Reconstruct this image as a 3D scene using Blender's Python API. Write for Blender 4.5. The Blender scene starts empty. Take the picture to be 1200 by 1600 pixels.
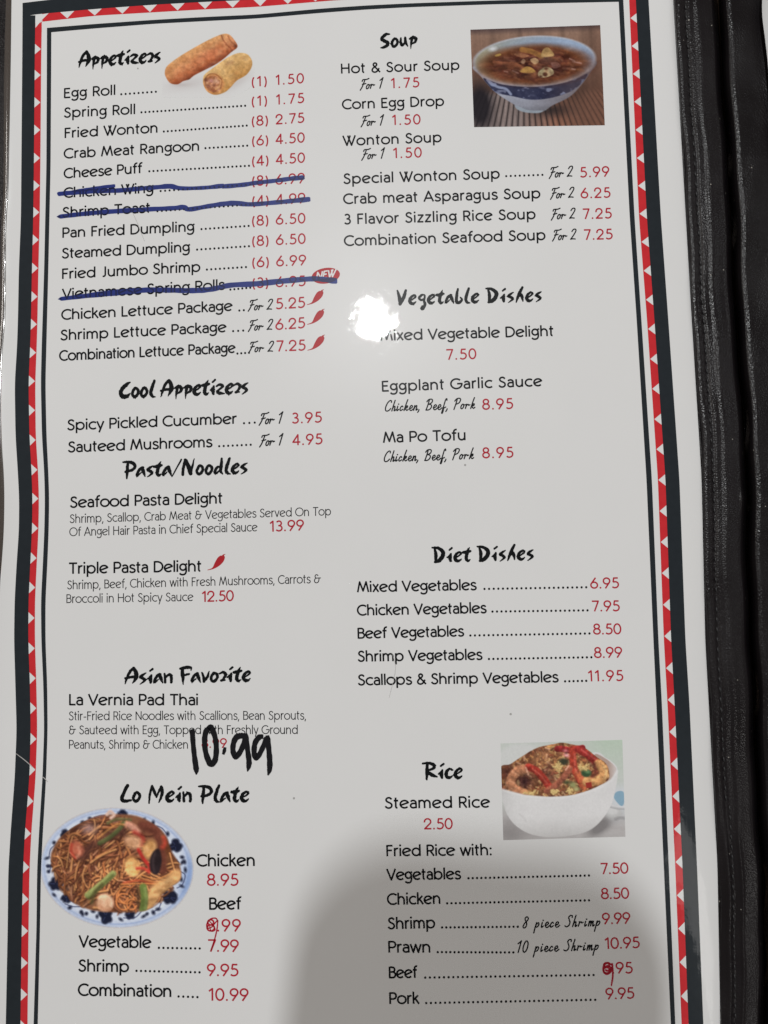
import bpy, math, random
import numpy as np
from mathutils import Vector

random.seed(7)
rng = np.random.default_rng(7)
scene = bpy.context.scene
col = scene.collection
R = math.radians

# ------------------------------------------------------------------ camera
CAM_TILT = R(5.8)
CAM_POS = np.array([0.0, -0.028, 0.277])
FPX = 800 / math.tan(R(30.0))            # focal length in photo pixels (1200 x 1600)
cam_data = bpy.data.cameras.new('camera')
cam_data.sensor_fit = 'VERTICAL'
cam_data.sensor_height = 36.0
cam_data.lens = 18.0 / math.tan(R(30.0))
cam_data.clip_start = 0.005
cam_data.clip_end = 50.0
cam_data.dof.use_dof = True
cam_data.dof.focus_distance = 0.284
cam_data.dof.aperture_fstop = 20.0
cam = bpy.data.objects.new('camera', cam_data)
cam.location = CAM_POS
cam.rotation_euler = (CAM_TILT, 0, 0)
col.objects.link(cam)
scene.camera = cam

# ------------------------------------------------------------------ world and view
world = bpy.data.worlds.new('World')
scene.world = world
world.use_nodes = True
bg = world.node_tree.nodes['Background']
bg.inputs[0].default_value = (1.0, 0.89, 0.78, 1)
bg.inputs[1].default_value = 0.145
scene.view_settings.view_transform = 'Standard'
scene.view_settings.look = 'None'
scene.view_settings.exposure = 0.0
scene.view_settings.gamma = 1.0
scene.view_settings.use_curve_mapping = False


def ray(px, py):
    """direction of the line of sight through a point measured on the photograph"""
    x = (np.asarray(px, float) - 600) / FPX
    y = (800 - np.asarray(py, float)) / FPX
    c, s = math.cos(CAM_TILT), math.sin(CAM_TILT)
    return np.stack([x, y * c + s, y * s - c], -1)


def lin(c):
    c = np.asarray(c, float) / 255.0
    return np.where(c <= 0.04045, c / 12.92, ((c + 0.055) / 1.055) ** 2.4)


# ------------------------------------------------------------------ measured outline of the sheet
def trace(pts):
    ys = np.array([p[0] for p in pts], float)
    xs = np.array([p[1] for p in pts], float)

    def f(y):
        y = np.asarray(y, float)
        r = np.zeros_like(y)
        for o in (-16, -8, 0, 8, 16):                   # soften the corners of the polyline
            q = y + o
            v = np.interp(q, ys, xs)
            v = np.where(q < ys[0], xs[0] + (q - ys[0]) * (xs[1] - xs[0]) / (ys[1] - ys[0]), v)
            v = np.where(q > ys[-1], xs[-1] + (q - ys[-1]) * (xs[-1] - xs[-2]) / (ys[-1] - ys[-2]), v)
            r = r + v / 5
        return r
    return f


page_l = trace([(0, 18), (100, 16.8), (200, 15), (300, 13), (350, 9.6), (400, 9), (450, 9), (500, 8.2), (540, 4.5), (580, 2.4),
                (640, 1.2), (700, 3), (740, 6), (780, 7), (830, 6), (870, 3.5), (910, 0), (1000, -3), (1100, -2), (1200, -3),
                (1300, -9), (1450, -14), (1600, -18)])
page_r = trace([(0, 1052), (340, 1071.7), (500, 1081), (750, 1096.5), (1000, 1102), (1100, 1107.5), (1350, 1121), (1600, 1125.6)])
band_lo = trace([(0, 35.2), (60, 35), (340, 32.7), (420, 29.5), (500, 28), (540, 26.7), (600, 23), (680, 24.2), (740, 28), (780, 30),
                 (830, 29.5), (880, 26), (940, 22.8), (1000, 22), (1070, 24), (1140, 26), (1215, 23), (1300, 16.6), (1360, 13),
                 (1450, 12), (1600, 9)])
band_li = trace([(20, 55.3), (100, 54.3), (260, 53), (340, 52), (420, 50), (500, 48.5), (540, 47.2), (600, 44.6), (680, 46), (740, 49.5),
                 (780, 50.8), (830, 50), (880, 47.4), (940, 44.6), (1000, 44.2), (1070, 46.8), (1140, 48), (1215, 46), (1300, 39),
                 (1360, 36), (1450, 34), (1600, 32)])
zig_li = trace([(20, 65.5), (100, 64.3), (260, 63), (340, 62), (420, 60), (500, 58.5), (540, 57.4), (600, 55), (680, 55.8), (740, 59.6),
                (780, 60.8), (830, 60), (880, 57.4), (940, 54.6), (1000, 54.5), (1070, 56.8), (1140, 58.2), (1215, 55.6), (1300, 49),
                (1360, 46), (1450, 44.6), (1600, 43)])
rule_lo = trace([(40, 73.4), (100, 73.2), (260, 72.5), (420, 69), (500, 66.5), (540, 65.2), (600, 63.8), (680, 65.5), (740, 69.2),
                 (780, 70.2), (830, 69.3), (880, 67), (940, 64), (1000, 64.6), (1070, 67.7), (1140, 69), (1215, 66.4), (1300, 61),
                 (1360, 58), (1450, 57), (1600, 52.5)])
rule_li = trace([(40, 80.2), (100, 80), (260, 79), (420, 75.5), (500, 73.5), (540, 72.5), (600, 71), (680, 72.6), (740, 75.6),
                 (780, 76.9), (830, 76), (880, 74), (940, 71), (1000, 71), (1070, 73.7), (1140, 74.4), (1215, 72), (1300, 67),
                 (1360, 64), (1450, 62.5), (1600, 59)])
rule_ri = trace([(3, 966.7), (340, 984), (500, 994.8), (750, 1010.2), (1000, 1021), (1100, 1025.6), (1350, 1037), (1600, 1048.2)])
rule_ro = trace([(3, 974), (340, 991.5), (500, 1002.2), (750, 1018.6), (1000, 1028.8), (1100, 1034.2), (1350, 1044.8), (1600, 1055.2)])
zig_ri = trace([(0, 983), (340, 998.5), (500, 1011), (750, 1028), (1000, 1037.3), (1100, 1043), (1350, 1054.8), (1600, 1065)])
band_ri = trace([(0, 993.4), (340, 1010.7), (500, 1022.5), (750, 1039.8), (1000, 1048.6), (1100, 1054), (1350, 1066.2), (1600, 1075.8)])
band_ro = trace([(0, 1013.4), (340, 1032.7), (500, 1044.3), (750, 1061.7), (1000, 1071), (1100, 1077.3), (1350, 1089), (1600, 1099)])
# along the top: y as a function of x
top_rule_o = trace([(73, 43.6), (147, 37.5), (240, 31), (320, 26.5), (400, 22.8), (500, 13.6), (570, 8.6), (640, 5.2), (768, 0.8), (974, -4)])
top_rule_i = trace([(80, 50.4), (147, 44.5), (240, 37.2), (320, 33), (400, 29), (500, 20.2), (570, 15), (640, 11.2), (768, 6.8), (966, 2.8)])
top_zig_i = trace([(65, 34), (147, 24.6), (240, 19.2), (320, 14.6), (400, 10.8), (450, 6.6), (520, 0.6), (640, -6), (768, -10), (983, -14)])
top_band_i = trace([(55, 22.5), (147, 14.2), (240, 7.4), (320, 3), (400, -0.8), (450, -4.5), (520, -10.4), (640, -17), (768, -21), (993, -25)])
top_band_o = trace([(35, 4.6), (87, -1.6), (147, -6), (240, -13), (400, -21), (520, -30), (640, -37), (768, -41), (1013, -45)])


def relief(px, py):
    """height (m) of the buckled sheet at a point measured on the photograph"""
    px = np.asarray(px, float)
    py = np.asarray(py, float)
    u = np.maximum(px - page_l(py), -12)
    v = np.maximum(page_r(py) - px, -12)
    z = 0.0008 * np.exp(-u / 18.0) * (1 + 0.12 * np.sin(py / 16.0 + 1.2) * np.exp(-((py - 480) / 190.0) ** 2))
    z = z - 0.0011 * np.exp(-v / 24.0)
    z = z + 0.0008 * np.sin(py / 98.0 + px / 700.0) * np.exp(-u / 330.0)
    z = z + 0.0005 * np.sin(px / 190.0 + py / 460.0 + 0.4)
    return z


def at(px, py, off=0.0, flat=None):
    px, py = np.broadcast_arrays(np.asarray(px, float), np.asarray(py, float))
    z = (relief(px, py) if flat is None else flat) + off
    d = ray(px, py)
    t = (z - CAM_POS[2]) / d[..., 2]
    return CAM_POS + d * t[..., None]


# ------------------------------------------------------------------ lamps of the room
def lamp(name, loc, target, size, power, colour, shape='DISK', size_y=None):
    d = bpy.data.lights.new(name, 'AREA')
    d.shape = shape
    d.size = size
    if size_y:
        d.size_y = size_y
    d.energy = power
    d.color = colour
    o = bpy.data.objects.new(name, d)
    o.location = loc
    o.rotation_euler = (Vector(target) - Vector(loc)).to_track_quat('-Z', 'Y').to_euler()
    col.objects.link(o)
    return o


def mirrored(px, py, tilt_x, dist):
    e = 0.5
    p = at(px, py)
    n = np.cross(at(px + e, py) - at(px - e, py), at(px, py - e) - at(px, py + e))
    n = n / np.linalg.norm(n) + np.array([tilt_x, 0, 0])
    n = n / np.linalg.norm(n)
    v = CAM_POS - p
    v = v / np.linalg.norm(v)
    return p + (2 * np.dot(n, v) * n - v) * dist, p


kl, kp = mirrored(584, 496, 0, 1.6)
lamp('ceiling_bulb', kl, kp, 0.026, 12.2, (0.985, 1.0, 1.0), 'ELLIPSE', 0.046)
tl, tp = mirrored(1084, 1435, 0.03, 1.7)
lamp('tube_light', tl, tp, 0.16, 3.0, (1.0, 0.98, 0.95), 'RECTANGLE', 0.55)
lamp('room_light', (-1.7, 0.9, 1.9), (0, 0.02, 0), 0.9, 17.5, (1.0, 0.955, 0.905))
lamp('cool_fill_light', (1.9, 0.7, 1.6), (0, 0.05, 0), 0.7, 3.5, (0.95, 0.98, 1.0))  # weak cool fill from an unseen lamp on the right


# ------------------------------------------------------------------ materials
def mat(name):
    m = bpy.data.materials.new(name)
    m.use_nodes = True
    return m, m.node_tree, m.node_tree.nodes['Principled BSDF']


def film_gloss(nt, b):
    """clear lamination over paper and ink: sharp wavy gloss with fine scuffs, and a wide haze"""
    N, L = nt.nodes, nt.links
    geo = N.new('ShaderNodeNewGeometry')
    n1 = N.new('ShaderNodeTexNoise'); n1.inputs['Scale'].default_value = 95; n1.inputs['Detail'].default_value = 2
    n2 = N.new('ShaderNodeTexNoise'); n2.inputs['Scale'].default_value = 1400; n2.inputs['Detail'].default_value = 2
    n3 = N.new('ShaderNodeTexNoise'); n3.inputs['Scale'].default_value = 150; n3.inputs['Detail'].default_value = 5
    for n in (n1, n2, n3):
        L.new(geo.outputs['Position'], n.inputs['Vector'])
    b1 = N.new('ShaderNodeBump'); b1.inputs['Strength'].default_value = 0.16; b1.inputs['Distance'].default_value = 0.0005
    b2 = N.new('ShaderNodeBump'); b2.inputs['Strength'].default_value = 0.16; b2.inputs['Distance'].default_value = 0.00004
    L.new(n1.outputs['Fac'], b1.inputs['Height'])
    L.new(n2.outputs['Fac'], b2.inputs['Height'])
    L.new(b1.outputs['Normal'], b2.inputs['Normal'])
    L.new(b2.outputs['Normal'], b.inputs['Coat Normal'])
    mr = N.new('ShaderNodeMapRange')
    mr.inputs['From Min'].default_value = 0.35; mr.inputs['From Max'].default_value = 0.75
    mr.inputs['To Min'].default_value = 0.015; mr.inputs['To Max'].default_value = 0.04
    L.new(n3.outputs['Fac'], mr.inputs['Value'])
    L.new(mr.outputs['Result'], b.inputs['Coat Roughness'])
    b.inputs['Coat Weight'].default_value = 0.12
    b.inputs['Coat IOR'].default_value = 1.48
    b.inputs['Roughness'].default_value = 0.26
    b.inputs['Specular IOR Level'].default_value = 0.04


def ink(name, rgb):
    m, nt, b = mat(name)
    film_gloss(nt, b)
    N, L = nt.nodes, nt.links
    geo = N.new('ShaderNodeNewGeometry')
    n = N.new('ShaderNodeTexNoise'); n.inputs['Scale'].default_value = 420; n.inputs['Detail'].default_value = 4
    L.new(geo.outputs['Position'], n.inputs['Vector'])
    mx = N.new('ShaderNodeMix'); mx.data_type = 'RGBA'
    mx.inputs['A'].default_value = tuple(c * 0.86 for c in rgb) + (1,)
    mx.inputs['B'].default_value = tuple(min(c * 1.14, 1) for c in rgb) + (1,)
    L.new(n.outputs['Fac'], mx.inputs['Factor'])
    L.new(mx.outputs['Result'], b.inputs['Base Color'])
    return m


PAPER = np.array([0.712, 0.714, 0.718])


def paper_material():
    m, nt, b = mat('laminated_paper')
    film_gloss(nt, b)
    N, L = nt.nodes, nt.links
    geo = N.new('ShaderNodeNewGeometry')
    n = N.new('ShaderNodeTexNoise'); n.inputs['Scale'].default_value = 45; n.inputs['Detail'].default_value = 6
    L.new(geo.outputs['Position'], n.inputs['Vector'])
    mx = N.new('ShaderNodeMix'); mx.data_type = 'RGBA'
    mx.inputs['A'].default_value = tuple(PAPER * 0.985) + (1,)
    mx.inputs['B'].default_value = tuple(PAPER * 1.015) + (1,)
    L.new(n.outputs['Fac'], mx.inputs['Factor'])
    # sparse grime specks caught in the film
    v = N.new('ShaderNodeTexVoronoi'); v.inputs['Scale'].default_value = 75
    L.new(geo.outputs['Position'], v.inputs['Vector'])
    lt = N.new('ShaderNodeMath'); lt.operation = 'LESS_THAN'; lt.inputs[1].default_value = 0.028
    L.new(v.outputs['Distance'], lt.inputs[0])
    sx = N.new('ShaderNodeSeparateColor'); L.new(v.outputs['Color'], sx.inputs[0])
    gt = N.new('ShaderNodeMath'); gt.operation = 'GREATER_THAN'; gt.inputs[1].default_value = 0.90
    L.new(sx.outputs[0], gt.inputs[0])
    mu = N.new('ShaderNodeMath'); mu.operation = 'MULTIPLY'
    L.new(lt.outputs[0], mu.inputs[0]); L.new(gt.outputs[0], mu.inputs[1])
    m3 = N.new('ShaderNodeMath'); m3.operation = 'MULTIPLY'; m3.inputs[1].default_value = 0.55
    L.new(mu.outputs[0], m3.inputs[0])
    mx2 = N.new('ShaderNodeMix'); mx2.data_type = 'RGBA'
    L.new(m3.outputs[0], mx2.inputs['Factor'])
    L.new(mx.outputs['Result'], mx2.inputs['A'])
    mx2.inputs['B'].default_value = (0.12, 0.11, 0.10, 1)
    L.new(mx2.outputs['Result'], b.inputs['Base Color'])
    return m


def print_material():
    m, nt, b = mat('printed_photo')
    film_gloss(nt, b)
    a = nt.nodes.new('ShaderNodeAttribute'); a.attribute_name = 'print_colour'
    nt.links.new(a.outputs['Color'], b.inputs['Base Color'])
    return m


def marker_material(name, tint):
    """translucent felt-pen ink: the print shows through it"""
    m, nt, b = mat(name)
    N, L = nt.nodes, nt.links
    tr = N.new('ShaderNodeBsdfTransparent')
    geo = N.new('ShaderNodeNewGeometry')
    n = N.new('ShaderNodeTexNoise'); n.inputs['Scale'].default_value = 300; n.inputs['Detail'].default_value = 3
    L.new(geo.outputs['Position'], n.inputs['Vector'])
    mx = N.new('ShaderNodeMix'); mx.data_type = 'RGBA'
    mx.inputs['A'].default_value = tuple(c * 0.80 for c in tint) + (1,)
    mx.inputs['B'].default_value = tuple(min(1, c * 1.2) for c in tint) + (1,)
    L.new(n.outputs['Fac'], mx.inputs['Factor'])
    L.new(mx.outputs['Result'], tr.inputs['Color'])
    b.inputs['Base Color'].default_value = tuple(c * c for c in tint) + (1,)
    b.inputs['Roughness'].default_value = 0.35
    ms = N.new('ShaderNodeMixShader'); ms.inputs[0].default_value = 0.25
    L.new(tr.outputs[0], ms.inputs[1]); L.new(b.outputs[0], ms.inputs[2])
    L.new(ms.outputs[0], nt.nodes['Material Output'].inputs[0])
    return m


def leather_material(name, rgb, rough):
    m, nt, b = mat(name)
    N, L = nt.nodes, nt.links
    geo = N.new('ShaderNodeNewGeometry')
    vo = N.new('ShaderNodeTexVoronoi'); vo.inputs['Scale'].default_value = 2100
    no = N.new('ShaderNodeTexNoise'); no.inputs['Scale'].default_value = 160; no.inputs['Detail'].default_value = 6
    nb = N.new('ShaderNodeTexNoise'); nb.inputs['Scale'].default_value = 38; nb.inputs['Detail'].default_value = 3
    for n in (vo, no, nb):
        L.new(geo.outputs['Position'], n.inputs['Vector'])
    b0 = N.new('ShaderNodeBump'); b0.inputs['Strength'].default_value = 0.3; b0.inputs['Distance'].default_value = 0.0005
    b1 = N.new('ShaderNodeBump'); b1.inputs['Strength'].default_value = 0.38; b1.inputs['Distance'].default_value = 0.00018
    L.new(no.outputs['Fac'], b0.inputs['Height'])
    L.new(vo.outputs['Distance'], b1.inputs['Height'])
    L.new(b0.outputs['Normal'], b1.inputs['Normal'])
    L.new(b1.outputs['Normal'], b.inputs['Normal'])
    mr = N.new('ShaderNodeMapRange')
    mr.inputs['From Min'].default_value = 0.3; mr.inputs['From Max'].default_value = 0.7
    mr.inputs['To Min'].default_value = rough - 0.09; mr.inputs['To Max'].default_value = rough + 0.14
    L.new(nb.outputs['Fac'], mr.inputs['Value'])
    L.new(mr.outputs['Result'], b.inputs['Roughness'])
    b.inputs['Specular IOR Level'].default_value = 0.20
    # dust caught in the grain, thickened so its pale flecks also imitate sparkles
    vd = N.new('ShaderNodeTexVoronoi'); vd.inputs['Scale'].default_value = 560
    L.new(geo.outputs['Position'], vd.inputs['Vector'])
    lt = N.new('ShaderNodeMath'); lt.operation = 'LESS_THAN'; lt.inputs[1].default_value = 0.13
    L.new(vd.outputs['Distance'], lt.inputs[0])
    sc = N.new('ShaderNodeSeparateColor'); L.new(vd.outputs['Color'], sc.inputs[0])
    gt = N.new('ShaderNodeMath'); gt.operation = 'GREATER_THAN'; gt.inputs[1].default_value = 0.955
    L.new(sc.outputs[1], gt.inputs[0])
    mu = N.new('ShaderNodeMath'); mu.operation = 'MULTIPLY'
    L.new(lt.outputs[0], mu.inputs[0]); L.new(gt.outputs[0], mu.inputs[1])
    m1 = N.new('ShaderNodeMix'); m1.data_type = 'RGBA'
    m1.inputs['A'].default_value = tuple(c * 0.75 for c in rgb) + (1,)
    m1.inputs['B'].default_value = tuple(c * 1.3 for c in rgb) + (1,)
    L.new(nb.outputs['Fac'], m1.inputs['Factor'])
    m2 = N.new('ShaderNodeMix'); m2.data_type = 'RGBA'
    L.new(mu.outputs[0], m2.inputs['Factor'])
    L.new(m1.outputs['Result'], m2.inputs['A'])
    m2.inputs['B'].default_value = (0.30, 0.28, 0.25, 1)
    L.new(m2.outputs['Result'], b.inputs['Base Color'])
    return m


def simple(name, rgb, rough, coat=0.0):
    m, nt, b = mat(name)
    N, L = nt.nodes, nt.links
    n = N.new('ShaderNodeTexNoise'); n.inputs['Scale'].default_value = 60
    mx = N.new('ShaderNodeMix'); mx.data_type = 'RGBA'
    mx.inputs['A'].default_value = tuple(c * 0.85 for c in rgb) + (1,)
    mx.inputs['B'].default_value = tuple(min(1, c * 1.15) for c in rgb) + (1,)
    L.new(n.outputs['Fac'], mx.inputs['Factor'])
    L.new(mx.outputs['Result'], b.inputs['Base Color'])
    b.inputs['Roughness'].default_value = rough
    b.inputs['Coat Weight'].default_value = coat
    return m


def clear_film_material():
    m, nt, b = mat('clear_film')
    N, L = nt.nodes, nt.links
    geo = N.new('ShaderNodeNewGeometry')
    n = N.new('ShaderNodeTexNoise'); n.inputs['Scale'].default_value = 110; n.inputs['Detail'].default_value = 3
    L.new(geo.outputs['Position'], n.inputs['Vector'])
    bp = N.new('ShaderNodeBump'); bp.inputs['Strength'].default_value = 0.15; bp.inputs['Distance'].default_value = 0.0006
    L.new(n.outputs['Fac'], bp.inputs['Height'])
    b.inputs['Base Color'].default_value = (0.10, 0.082, 0.070, 1)
    b.inputs['Roughness'].default_value = 0.16
    b.inputs['Coat Weight'].default_value = 1.0
    L.new(bp.outputs['Normal'], b.inputs['Normal'])
    L.new(bp.outputs['Normal'], b.inputs['Coat Normal'])
    tr = N.new('ShaderNodeBsdfTransparent')
    ms = N.new('ShaderNodeMixShader'); ms.inputs[0].default_value = 0.62
    L.new(tr.outputs[0], ms.inputs[1]); L.new(b.outputs[0], ms.inputs[2])
    L.new(ms.outputs[0], nt.nodes['Material Output'].inputs[0])
    return m


M_PAPER = paper_material()
M_PRINT = print_material()
M_BLACK = ink('black_ink', (0.007, 0.0075, 0.009))
M_BRUSH = ink('heading_ink', (0.008, 0.009, 0.010))
M_RED = ink('price_red_ink', (0.42, 0.022, 0.040))
M_CHILI = ink('chilli_red_ink', (0.42, 0.026, 0.034))
M_BORDER = ink('border_red_ink', (0.57, 0.030, 0.038))
M_SLATE = ink('border_slate_ink', (0.021, 0.026, 0.031))
M_BLUEPEN = marker_material('blue_marker_ink', (0.145, 0.20, 0.51))
M_REDPEN = marker_material('red_pen_ink', (0.74, 0.10, 0.20))
M_BLACKPEN = simple('black_marker_ink', (0.006, 0.006, 0.008), 0.55)
M_BLACKPEN.node_tree.nodes['Principled BSDF'].inputs['Specular IOR Level'].default_value = 0.12
M_LEATHER = leather_material('black_leatherette', (0.0105, 0.0088, 0.0098), 0.27)
M_SPINE = leather_material('black_leatherette_spine', (0.0085, 0.0072, 0.0080), 0.27)
M_THREAD = simple('black_thread', (0.02, 0.02, 0.022), 0.45)
M_FILM = clear_film_material()
M_SCRATCH = simple('scratched_film', (0.42, 0.41, 0.40), 0.5)
M_TABLE = simple('table_wood', (0.12, 0.07, 0.04), 0.45)


# ------------------------------------------------------------------ object helpers
world_loc = {}


def mesh_obj(name, verts, faces, material, parent=None, smooth=True, label=None):
    me = bpy.data.meshes.new(name)
    verts = np.asarray(verts, float).reshape(-1, 3)
    org = verts.mean(0)
    if parent is None:
        org = np.array([org[0], org[1], verts[:, 2].min()])
    me.from_pydata((verts - org).tolist(), [], faces)
    mats = material if isinstance(material, list) else [material]
    for m in mats:
        me.materials.append(m)
    if smooth:
        me.polygons.foreach_set('use_smooth', [True] * len(me.polygons))
    me.update()
    o = bpy.data.objects.new(name, me)
    col.objects.link(o)
    if parent is not None:
        o.parent = parent
        o.location = Vector(org) - Vector(world_loc.get(parent.name, parent.location))
    else:
        o.location = org
    world_loc[o.name] = tuple(org)
    if label:
        o['label'] = label
    return o


def thing(o, label, cat, group=None):
    o['label'] = label
    o['category'] = cat
    if group:
        o['group'] = group
    return o


def grid_faces(nr, nc, base=0):
    f = []
    for i in range(nr - 1):
        for j in range(nc - 1):
            a = base + i * nc + j
            f.append((a, a + nc, a + nc + 1, a + 1))
    return f


# ------------------------------------------------------------------ the menu cover
def cover_profile(d, py):
    """height (m) of the leatherette at d photo-pixels right of the sheet's edge"""
    D = [-14, -1, 1, 4, 9, 14, 18, 20, 24, 32, 37, 41, 48, 56, 61, 64, 69.2, 70, 77, 83, 90, 110, 135, 400]
    Z = [-1.9, -1.6, -0.3, 0.55, 0.8, 0.7, 0.25, 0.25, 0.62, 0.66, 0.95, 0.95, 0.70, 0.55, 0.15, -2.0, -9.0, -9.0, -0.5, 1.3, 1.7, 1.6, 1.4, 1.3]
    lower = np.clip((py - 1270) / 60.0, 0, 1)
    Z2 = [-1.9, -1.6, -0.9, -0.4, 0.0, 0.75, 0.85, 0.2, -0.1, 0.35, 0.95, 0.60, 0.40, 0.25, 0.05, -1.8, -9.0, -9.0, -2.8, -0.4, 0.7, 1.3, 1.4, 1.3]
    dd = d + 1.6 * np.sin(py / 61.0) + 0.9 * np.sin(py / 23.0 + d / 40.0)
    dd = np.where(d < 2, d, dd)
    z = np.interp(dd, D, Z) * (1 - lower) + np.interp(dd, D, Z2) * lower
    # a nick where the folded flap bulges over the groove
    k = np.exp(-((py - 781) / 13.0) ** 2) * np.exp(-((d - 66) / 5.0) ** 2)
    z = z + 2.2 * k
    z = z + 0.10 * np.sin(py / 37.0 + d / 9.0) * np.clip(d / 12, 0, 1)
    return z * 0.001


rows = np.arange(-70, 1811, 4.0)


def leather_strip(name, d0, d1, step, m, parent, label):
    ds = np.arange(d0, d1 + 1e-6, step)
    PY, Dd = np.meshgrid(rows, ds, indexing='ij')
    PX = page_r(PY) + Dd
    z = cover_profile(Dd, PY)
    for _ in range(1):
        z = 0.25 * np.roll(z, 1, 1) * (np.arange(z.shape[1]) > 0) + 0.75 * z + 0.25 * z * (np.arange(z.shape[1]) == 0)
    p = at(PX, PY, 0, z)
    return mesh_obj(name, p.reshape(-1, 3), grid_faces(len(rows), len(ds)), m, parent, True, label)


def box(name, x0, x1, y0, y1, z0, z1, m, parent=None, bevel=0.0, label=None):
    v = [(x, y, z) for z in (z0, z1) for y in (y0, y1) for x in (x0, x1)]
    f = [(0, 2, 3, 1), (4, 5, 7, 6), (0, 1, 5, 4), (2, 6, 7, 3), (0, 4, 6, 2), (1, 3, 7, 5)]
    o = mesh_obj(name, v, f, m, parent, False, label)
    if bevel:
        b = o.modifiers.new('bevel', 'BEVEL'); b.width = bevel; b.segments = 3
    return o


cover = bpy.data.objects.new('menu_cover', None)
cover.location = (0, 0, -0.0062)
col.objects.link(cover)
thing(cover, 'black grained leatherette menu cover with sewn folded spine along the right of the printed sheet', 'menu cover')
box('back_panel', -0.150, 0.098, -0.195, 0.200, -0.0060, -0.0030, M_LEATHER, cover, 0.001, 'black leatherette panel behind the printed sheet')
box('facing_panel', 0.125, 0.330, -0.195, 0.200, -0.0060, -0.0030, M_LEATHER, cover, 0.001, 'black leatherette panel of the next leaf')
leather_strip('binding', -14, 69, 1.0, M_LEATHER, cover, 'sewn leatherette binding strip beside the page edge')
leather_strip('spine', 70.5, 420, 1.5, M_SPINE, cover, 'padded leatherette spine right of the deep groove')

# stitching along the binding
sv, sf = [], []
y = -40.0
while y < 1780:
    d = 19.0 if y < 1250 else 24.0
    n0 = len(sv)
    for k in range(7):
        t = k / 6.0
        yy = y + 9.5 * t
        w = 1.5 * math.sqrt(max(0.05, 1 - (2 * t - 1) ** 2))
        xx = float(page_r(yy)) + d + 1.0 * (t - 0.5)
        zc = float(cover_profile(np.array(d), np.array(yy))) + 0.00004 + 0.00016 * math.sin(math.pi * t)
        for q in range(6):
            a = 2 * math.pi * q / 6
            p = at(xx + w * math.cos(a), yy, 0, zc + 0.0002 * w * math.sin(a))
            sv.append(p)
    for k in range(6):
        for q in range(6):
            a = n0 + k * 6 + q
            b = n0 + k * 6 + (q + 1) % 6
            sf.append((a, b, b + 6, a + 6))
    y += 15.5 + random.uniform(-0.6, 0.6)
mesh_obj('stitching', sv, sf, M_THREAD, cover, True)

# the table under it all
tb = box('table', -0.7, 0.9, -0.6, 0.6, -0.05, -0.0125, M_TABLE)
tb['kind'] = 'structure'

# ------------------------------------------------------------------ the printed sheet
us = np.concatenate([np.linspace(0, 60, 46), np.linspace(68, 980, 110), np.linspace(985, 1000, 24)]) / 1000.0
prow = np.arange(-62, 1776, 6.0)
PY, U = np.meshgrid(prow, us, indexing='ij')
PX = page_l(PY) * (1 - U) + page_r(PY) * U
top = at(PX, PY).reshape(-1, 3)
nr, nc = PY.shape
faces = grid_faces(nr, nc)
rim = [j for j in range(nc)] + [i * nc + nc - 1 for i in range(1, nr)] + [(nr - 1) * nc + j for j in range(nc - 2, -1, -1)] + [i * nc for i in range(nr - 2, 0, -1)]
low = top[rim] + np.array([0, 0, -0.0003])
verts = np.concatenate([top, low])
b0 = len(top)
for k in range(len(rim)):
    k2 = (k + 1) % len(rim)
    faces.append((rim[k], rim[k2], b0 + k2, b0 + k))
page = mesh_obj('menu_page', verts, faces, M_PAPER)
thing(page, 'large white laminated menu sheet with red zigzag border, food photos and priced dish lists', 'menu page', 'pages of the menu')

# clear edge of the lamination, past the paper on the left
fr = np.arange(-60, 1770, 6.0)
fu = np.linspace(0.0, 1.0, 8)
FY, FU = np.meshgrid(fr, fu, indexing='ij')
fw = 8.5 + 1.2 * np.sin(FY / 70.0)
FX = page_l(FY) - 0.2 - fw * FU
fz = relief(page_l(FY), FY) - 0.00010 + 0.0007 * FU - 0.0010 * FU ** 2
mesh_obj('clear_edge', at(FX, FY, 0, fz).reshape(-1, 3), grid_faces(len(fr), len(fu)), M_FILM, page, True, 'clear sealed film edge left of the paper')

# second sheet, on the facing leaf
f2 = trace([(-60, 1193), (0, 1191), (22, 1190), (45, 1193.5), (90, 1199), (200, 1208), (400, 1222), (1700, 1312)])
r2 = np.arange(-62, 1700, 8.0)
u2 = np.linspace(0, 1, 12)
GY, GU = np.meshgrid(r2, u2, indexing='ij')
GX = f2(GY) + GU * 700
gz = 0.0024 + 0.0018 * np.exp(-GU * 9) * np.exp(-((GY - 10) / 260.0) ** 2) + 0 * GY
top2 = at(GX, GY, 0, gz).reshape(-1, 3)
fc = grid_faces(len(r2), len(u2))
n2 = len(top2)
low2 = at(GX, GY, 0, gz - 0.0004).reshape(-1, 3)
vv = np.concatenate([top2, low2])
for i in range(len(r2) - 1):
    a, b = i * len(u2), (i + 1) * len(u2)
    fc.append((a, b, n2 + b, n2 + a))
pg2 = mesh_obj('menu_page', vv, fc, M_PAPER)
thing(pg2, 'sliver of a second blank white sheet at the top right corner beyond the black spine', 'menu page', 'pages of the menu')


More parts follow.
